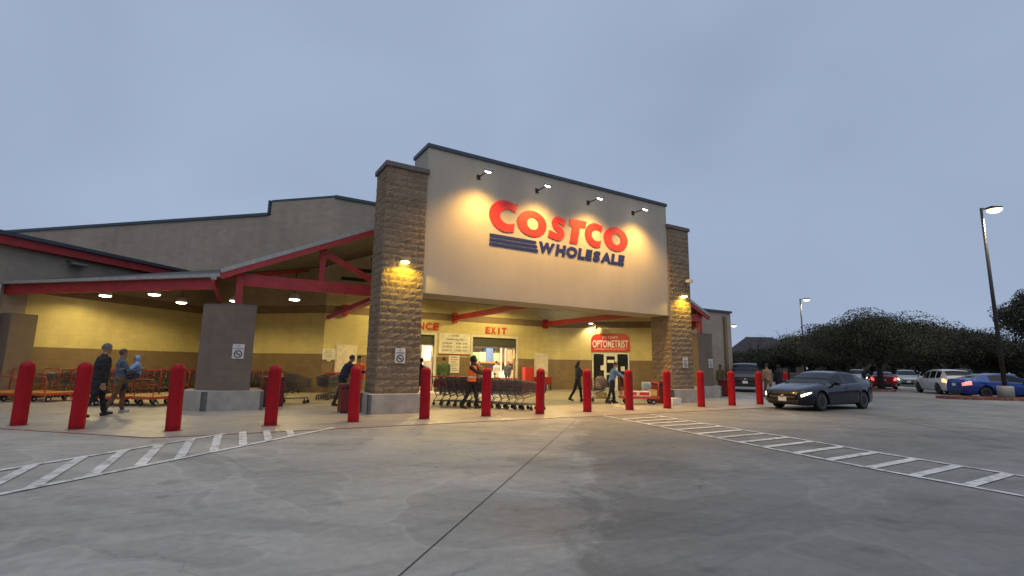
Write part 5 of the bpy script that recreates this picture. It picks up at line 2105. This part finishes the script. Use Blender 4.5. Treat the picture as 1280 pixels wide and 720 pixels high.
PT = car_paint
sed = vehicle('sedan', 'black sedan with lit headlights driving past the bollards', 'car', (20.65, 10.75, 0), rad(178), PT('black_paint', (.005, .007, .018), 0), head=True)
sed.name = 'sedan_car'
pk = vehicle('pickup', 'dark pickup truck facing out beside the block pillar', 'pickup', (31.9, 21.5, 0), rad(213), PT('charcoal_paint', (.03, .032, .036)))
red = vehicle('sedan', 'red sedan with glowing tail lights behind the landscaped island', 'car', (49.6, 20.6, 0), rad(24), PT('red_paint', (.33, .012, .012)), tail='on')
suv = vehicle('suv', 'white SUV with an amber rear light beside the island', 'car', (43.6, 14.5, 0), rad(42), PT('white_paint', (.62, .6, .57), 0), tail='amber')
blu = vehicle('sedan', 'bright blue sedan beyond the lamp post base', 'car', (40.0, 10.6, 0), rad(-40), PT('blue_paint', (.012, .05, .24)), tail='on')
lot = [('suv', 'silver SUV with lit headlights behind the black sedan', (64.5, 29.3), 205, 'silver_paint', (.4, .41, .42), True),
       ('suv', 'pale grey SUV with lit headlights between the red sedan and white SUV', (62.0, 23.6), 205, 'pale_grey_paint', (.45, .46, .46), True),
       ('sedan', 'dark grey sedan parked in the row behind the white SUV', (62.0, 18.6), 205, 'dark_grey_paint', (.08, .085, .09), False),
       ('sedan', 'silver sedan parked in the row behind the blue sedan', (61.5, 16.0), 20, 'silver_paint', (.4, .41, .42), False),
       ('suv', 'white SUV parked in the row behind the blue sedan', (64.5, 14.3), 200, 'white_paint', (.62, .6, .57), False),
       ('suv', 'black SUV parked beyond the lamp post', (61.5, 11.6), 30, 'black_paint', (.004, .0045, .008), False),
       ('sedan', 'beige sedan parked far behind the red sedan', (70.0, 27.0), 25, 'beige_paint', (.36, .31, .24), False),
       ('pickup', 'grey pickup parked far down the lot under the trees', (71.0, 21.8), 200, 'slate_paint', (.16, .17, .18), False)]
for k, lab, (x, y), a, nm, c, hd in lot:
    vehicle(k, lab, 'pickup' if k == 'pickup' else 'car', (x, y, 0), rad(a), PT(nm, c), head=hd)

# ================================================================== LAMP POSTS AND ISLANDS
M_POLE = mat('bronze_pole', (.055, .048, .042), .5, .4)


def lamp_post(label, x, y, h, heads, base_h, strength, power, r=.09, kind='lamp_post'):
    t = thing(kind, label, 'lamp post', (x, y, 0))
    MB().lathe([(.36, 0), (.36, base_h - .03), (.33, base_h), (0, base_h)], 24).build('base', M_PLINTH, t, local=True)
    MB().bbox((-.16, -.16, base_h), (.16, .16, base_h + .03), .006).build('base_plate', M_POLE, t, local=True)
    MB().tube([(0, 0, base_h), (0, 0, h)], [r * 1.25, r * .75], 12).build('pole', M_POLE, t, local=True)
    for a in heads:
        mm = Matrix.Rotation(a, 4, 'Z')
        arm = MB().bar(mm @ Vector((.03, 0, h - .05)), mm @ Vector((.5, 0, h - .02)), .07).build('arm', M_POLE, t, local=True)
        hd = MB().bbox((.45, -.2, h - .06), (1.1, .2, h + .1), .03, mm).build('lamp_head', M_POLE, t, local=True)
        MB().lathe([(.36, 0), (.34, -.1), (.2, -.2), (0, -.24)], 18, mm @ Matrix.Translation((.78, 0, h - .061))).build('lens', emit('lot_lens', (1, .80, .36), strength), hd, local=True)
        p = mm @ Vector((.78, 0, h - .3))
        spot('post_lamp', Vector((x, y, 0)) + p, Vector((x, y, 0)) + p + Vector((0, 0, -5)), power, (1, .84, .58), 150, .5, .15, t)


lamp_post('tall lamp post with a lit head on a concrete base by the blue sedan', 38.2, 9.95, 11.05, (rad(-31),), .75, 3.0, 1700)
lamp_post('tall lit lamp post rising behind the trees beyond the black sedan', 61.0, 33.3, 10.0, (rad(-31),), .7, 3.0, 900)
lamp_post('distant lit lamp post beside the corner of the store', 66.0, 46.8, 7.9, (rad(-31),), .7, 3.0, 600)

M_KERB = mat('kerb_concrete', (.3, .29, .27), .8)
M_KERBRED = paint_mat('kerb_red_paint', (.26, .05, .04), .5)


def soil():
    g = NG('island_soil')
    p = g.pos()
    g.set(base=g.ramp(g.noise(p, 4, 5, .7), [(.3, (.05, .045, .02)), (.6, (.10, .085, .045)), (.75, (.045, .06, .02))]), rough=.95)
    g.bump(g.noise(p, 25, 4), .8, .05)
    return g.m


M_SOIL = soil()


def island(c, a, L, W):
    """lozenge bed with a red-painted kerb"""
    mm = Matrix.Translation((*c, 0)) @ Matrix.Rotation(a, 4, 'Z')
    out, inn = [], []
    for ang in np.linspace(0, 2 * math.pi, 41)[:-1]:
        cx = (L - W) / 2 * (1 if math.cos(ang) > 0 else -1)
        out.append((cx + W / 2 * math.cos(ang), W / 2 * math.sin(ang)))
        inn.append((cx + (W / 2 - .16) * math.cos(ang), (W / 2 - .16) * math.sin(ang)))
    n = len(out)
    t = thing('planting_island', None, None, (*c, 0))
    t['kind'] = 'structure'
    mb = MB()
    mb.add([(x, y, 0) for x, y in out] + [(x, y, .14) for x, y in out] + [(x, y, .14) for x, y in inn] + [(x, y, .05) for x, y in inn],
           [(k * n + i, k * n + (i + 1) % n, (k + 1) * n + (i + 1) % n, (k + 1) * n + i) for k in range(3) for i in range(n)], mm)
    mb.build('kerb', M_KERBRED, t)
    mb = MB()
    mb.add([(x, y, .11) for x, y in inn], [tuple(range(n))], mm)
    mb.build('soil', M_SOIL, t)


island((38.9, 9.1), rad(-42), 9.0, 1.9)
island((44.6, 18.9), rad(24), 6.4, 2.0)
island((61.5, 33.0), rad(20), 10, 2.6)

# ================================================================== TREES
def leaf_mat(name, c):
    g = NG(name)
    v = g.pos()
    base = g.mix(1.0, c, g.ramp(g.noise(v, .7, 4), [(.3, .6), (.7, 1.35)]), 'MULTIPLY')
    base = g.mix(1.0, base, g.ramp(g.noise(v, 9, 2), [(.3, .75), (.7, 1.25)]), 'MULTIPLY')
    g.set(base=base, rough=.75, spec=.25)
    return g.m


LEAF = [leaf_mat('oak_leaf', (.050, .053, .031)), leaf_mat('oak_leaf_olive', (.062, .060, .036)), leaf_mat('oak_leaf_deep', (.038, .044, .027))]
M_BARK = mat('bark', (.055, .045, .036), .95, 0, .3, 8, bump=.8, bscale=20)


def tree(label, x, y, h, rx, ry, trunk_h, leaves, lm, seed, size=.26, group='trees at the edge of the lot', name='oak_tree'):
    r = np.random.RandomState(seed)
    rr = random.Random(seed)
    t = thing(name, label, 'tree', (x, y, 0), 0, group)
    cz, rz = (h * .92 + trunk_h) / 2, (h * .92 - trunk_h) / 2
    leaves, size = int(leaves * 2.2), size * .62
    nc = max(16, min(90, leaves // 150))
    cl = []
    while len(cl) < nc:
        p = r.normal(size=3)
        p /= np.linalg.norm(p)
        q = r.uniform(.35, 1.0) ** .5
        p = p * q
        if p[2] < -.75:
            continue
        k = 1 + .18 * math.sin(3 * math.atan2(p[1], p[0]) + seed) + r.uniform(-.26, .12)
        cl.append((p[0] * rx * k, p[1] * ry * k, cz + p[2] * rz * (1 if p[2] > 0 else .8) * r.uniform(.85, 1.08)))
    cl = np.array(cl)
    # limbs
    tr = MB()
    tr.tube([(0, 0, -.1), (rr.uniform(-.1, .1), rr.uniform(-.1, .1), trunk_h * .6), (rr.uniform(-.2, .2), rr.uniform(-.2, .2), trunk_h * 1.15)], [.09 + h * .03, .07 + h * .022, .05 + h * .017], 10)
    tr.build('trunk', M_BARK, t, local=True)
    for i in range(min(12, nc)):
        e = cl[int(i * nc / min(12, nc))]
        mid = Vector((e[0] * .45, e[1] * .45, trunk_h + (e[2] - trunk_h) * .5))
        MB().tube([(0, 0, trunk_h * rr.uniform(.75, 1.1)), mid, Vector(e)], [.05 + h * .010, .03 + h * .006, .015], 6).build('limb', M_BARK, t, local=True)
    per = leaves // nc
    C_ = np.repeat(cl, per, axis=0)
    N_ = len(C_)
    sp = np.repeat(r.uniform(.45, .85, nc), per) * (rx + ry) / 2 * .24
    gs = np.clip(r.normal(size=(N_, 3)), -1.5, 1.5)
    gl_ = np.linalg.norm(gs, axis=1)
    gs = gs * np.minimum(1, 1.7 / gl_)[:, None]
    pos = C_ + gs * sp[:, None] * np.array([1, 1, .72])
    low_ = pos[:, 2] < trunk_h * .8
    pos[low_, 2] = trunk_h * .8 + r.uniform(0, .5, low_.sum())
    a = r.normal(size=(N_, 3))
    a /= np.linalg.norm(a, axis=1)[:, None]
    b = np.cross(a, r.normal(size=(N_, 3)))
    b /= np.linalg.norm(b, axis=1)[:, None]
    sz = r.uniform(.5, 1.15, N_)[:, None] * size
    a, b = a * sz, b * sz * .6
    V = np.stack([pos - a, pos - b, pos + a, pos + b], 1).reshape(-1, 3)
    me = bpy.data.meshes.new('crown')
    me.vertices.add(len(V))
    me.vertices.foreach_set('co', V.ravel())
    me.loops.add(4 * N_)
    me.loops.foreach_set('vertex_index', np.arange(4 * N_))
    me.polygons.add(N_)
    me.polygons.foreach_set('loop_start', np.arange(0, 4 * N_, 4))
    me.polygons.foreach_set('loop_total', np.full(N_, 4))
    me.materials.append(lm)
    me.update()
    me.validate()
    o = bpy.data.objects.new('crown', me)
    link(o, t)
    return t


TR = [('broad dark oak standing on the island behind the red sedan', 45.4, 19.0, 6.2, 5.0, 4.4, 2.2, 26000, 0, .115),
      ('low dark tree beside the corner of the store', 68.0, 45.9, 4.3, 3.6, 3.6, 1.2, 7000, 2, .17),
      ('dark tree in front of the dark roofed house', 63.8, 38.9, 4.6, 3.8, 3.4, 1.4, 9000, 2, .16),
      ('dark olive tree hiding the foot of the far lamp post', 63.4, 34.1, 6.1, 4.2, 4.0, 1.9, 11000, 1, .16),
      ('tall olive tree behind the far lamp post', 77.2, 37.3, 8.2, 5.2, 5.0, 2.2, 11000, 0, .19),
      ('tallest dark tree rising behind the broad island oak', 85.8, 34.1, 10.0, 6.2, 5.6, 2.6, 12000, 2, .2),
      ('olive tree behind the pale grey SUV', 76.0, 26.6, 7.2, 4.8, 4.6, 2.2, 11000, 1, .18),
      ('tall ragged tree behind the row of parked cars', 94.1, 29.4, 8.7, 4.6, 4.6, 3.0, 8000, 0, .21),
      ('dark tree above the white SUV', 80.0, 22.9, 6.8, 4.8, 4.6, 2.2, 10000, 1, .18),
      ('low wide tree closing the lot past the lamp post', 92.0, 24.0, 5.4, 5.4, 5.0, 1.8, 8000, 0, .2),
      ('shady tree behind the blue sedan and lamp post', 83.7, 19.5, 5.4, 5.0, 5.0, 1.8, 8000, 2, .19),
      ('far tree past the parked black SUV', 92.9, 18.2, 6.8, 5.4, 5.0, 2.2, 7000, 2, .2),
      ('big oak whose crown hangs beside the tall lamp post', 61.0, 12.6, 9.0, 3.4, 3.2, 3.6, 15000, 0, .14),
      ('far tree behind the dark roofed house', 96.0, 55.0, 8.4, 5.5, 5.0, 2.0, 6000, 1, .24)]
for i, (lab, x, y, h, rx, ry, th, lv, li_, sz) in enumerate(TR):
    tree(lab, x, y, h, rx, ry, th, lv, LEAF[li_], 20 + i, sz)
# bare winter trees
for i, (lab, x, y, h) in enumerate((('bare winter tree beside the dark house roof', 72.5, 42.0, 7.6), ('smaller bare winter tree left of the house roof', 69.5, 45.0, 6.6))):
    t = thing('bare_tree', lab, 'tree', (x, y, 0), 0, 'bare trees by the house')
    rr = random.Random(50 + i)
    MB().tube([(0, 0, -.1), (.1, 0, h * .3), (.15, .1, h * .55)], [.17, .13, .09], 8).build('trunk', M_BARK, t, local=True)
    cr_ = MB()
    tips = []
    for k in range(16):
        a = rr.uniform(0, 6.28)
        z0 = h * rr.uniform(.28, .55)
        e = Vector((math.cos(a) * rr.uniform(.6, 2.0), math.sin(a) * rr.uniform(.6, 2.0), h * rr.uniform(.65, 1.0)))
        cr_.tube([(.1, .05, z0), Vector((.1, .05, z0)).lerp(e, .5) + Vector((0, 0, .3)), e], [.05, .03, .012], 5)
        for j in range(7):
            q = Vector((.1, .05, z0)).lerp(e, rr.uniform(.5, 1))
            cr_.tube([q, q + Vector((rr.uniform(-.6, .6), rr.uniform(-.6, .6), rr.uniform(.1, .8)))], [.014, .006], 4)
    cr_.build('crown', M_BARK, t, local=True)

# far belt of woodland that closes the horizon
r = np.random.RandomState(5)
N_ = 60000
ang = r.uniform(rad(-250), rad(72), N_)  # unseen arc behind the camera added to give the cars dark reflections
dist = r.uniform(120, 150, N_)
hh = 5.6 + 2.2 * np.sin(ang * 23) * np.sin(ang * 57 + 1) + 1.2 * np.sin(ang * 131)
pos = np.stack([np.cos(ang) * dist, np.sin(ang) * dist, r.uniform(0, 1, N_) ** .7 * np.maximum(hh, 2.0)], 1)
a = r.normal(size=(N_, 3)) * .55
b = r.normal(size=(N_, 3)) * .4
V = np.stack([pos - a, pos - b, pos + a, pos + b], 1).reshape(-1, 3)
me = bpy.data.meshes.new('woodland')
me.from_pydata(V.tolist(), [], np.arange(4 * N_).reshape(-1, 4).tolist())
me.materials.append(LEAF[2])
o = bpy.data.objects.new('woodland', me)
link(o)
tag(o, 'far belt of dark woodland closing the horizon behind the lot', 'woodland', kind='stuff')

# house with a dark hipped roof behind the lot
t = thing('house', 'low house with a dark gable roof behind the trees by the store corner', 'house', (80, 51, 0), rad(-31))
MB().box((-5.0, -4, 0), (5.0, 4, 3.0)).build('wall', mat('house_wall', (.2, .17, .14), .9), t, local=True)
mb = MB()
mb.add([(-5.8, -4.8, 2.95), (5.8, -4.8, 2.95), (5.8, 4.8, 2.95), (-5.8, 4.8, 2.95), (-2.2, 0, 6.9), (2.2, 0, 6.9)], [(0, 1, 5, 4), (1, 2, 5), (2, 3, 4, 5), (3, 0, 4), (0, 3, 2, 1)])
mb.build('roof', mat('house_shingle', (.05, .047, .05), .9, 0, .3, 3), t, local=True)
for x in (-3, 0, 3):
    w = MB().box((x - .6, -4.04, 1.0), (x + .6, -4.003, 2.2)).build('window', M_GLASS, t, local=True)
    MB().box((x - .7, -4.06, .9), (x + .7, -4.004, .99)).build('sill', M_CREAMTRIM, w, local=True)

# red barrels closing the walk at the far corner
for i, (x, y) in enumerate(((33.6, 20.2), (34.6, 20.6), (35.7, 21.0))):
    o = bpy.data.objects.new('bollard', bol_me)
    link(o)
    o.location = (x, y, 0)
    o.scale = (1.5, 1.5, .95)
    tag(o, 'stout red bollard beyond the walkers, ' + ORD[i] + ' counted from the pickup', 'bollard', 'stout red bollards by the drive lane')
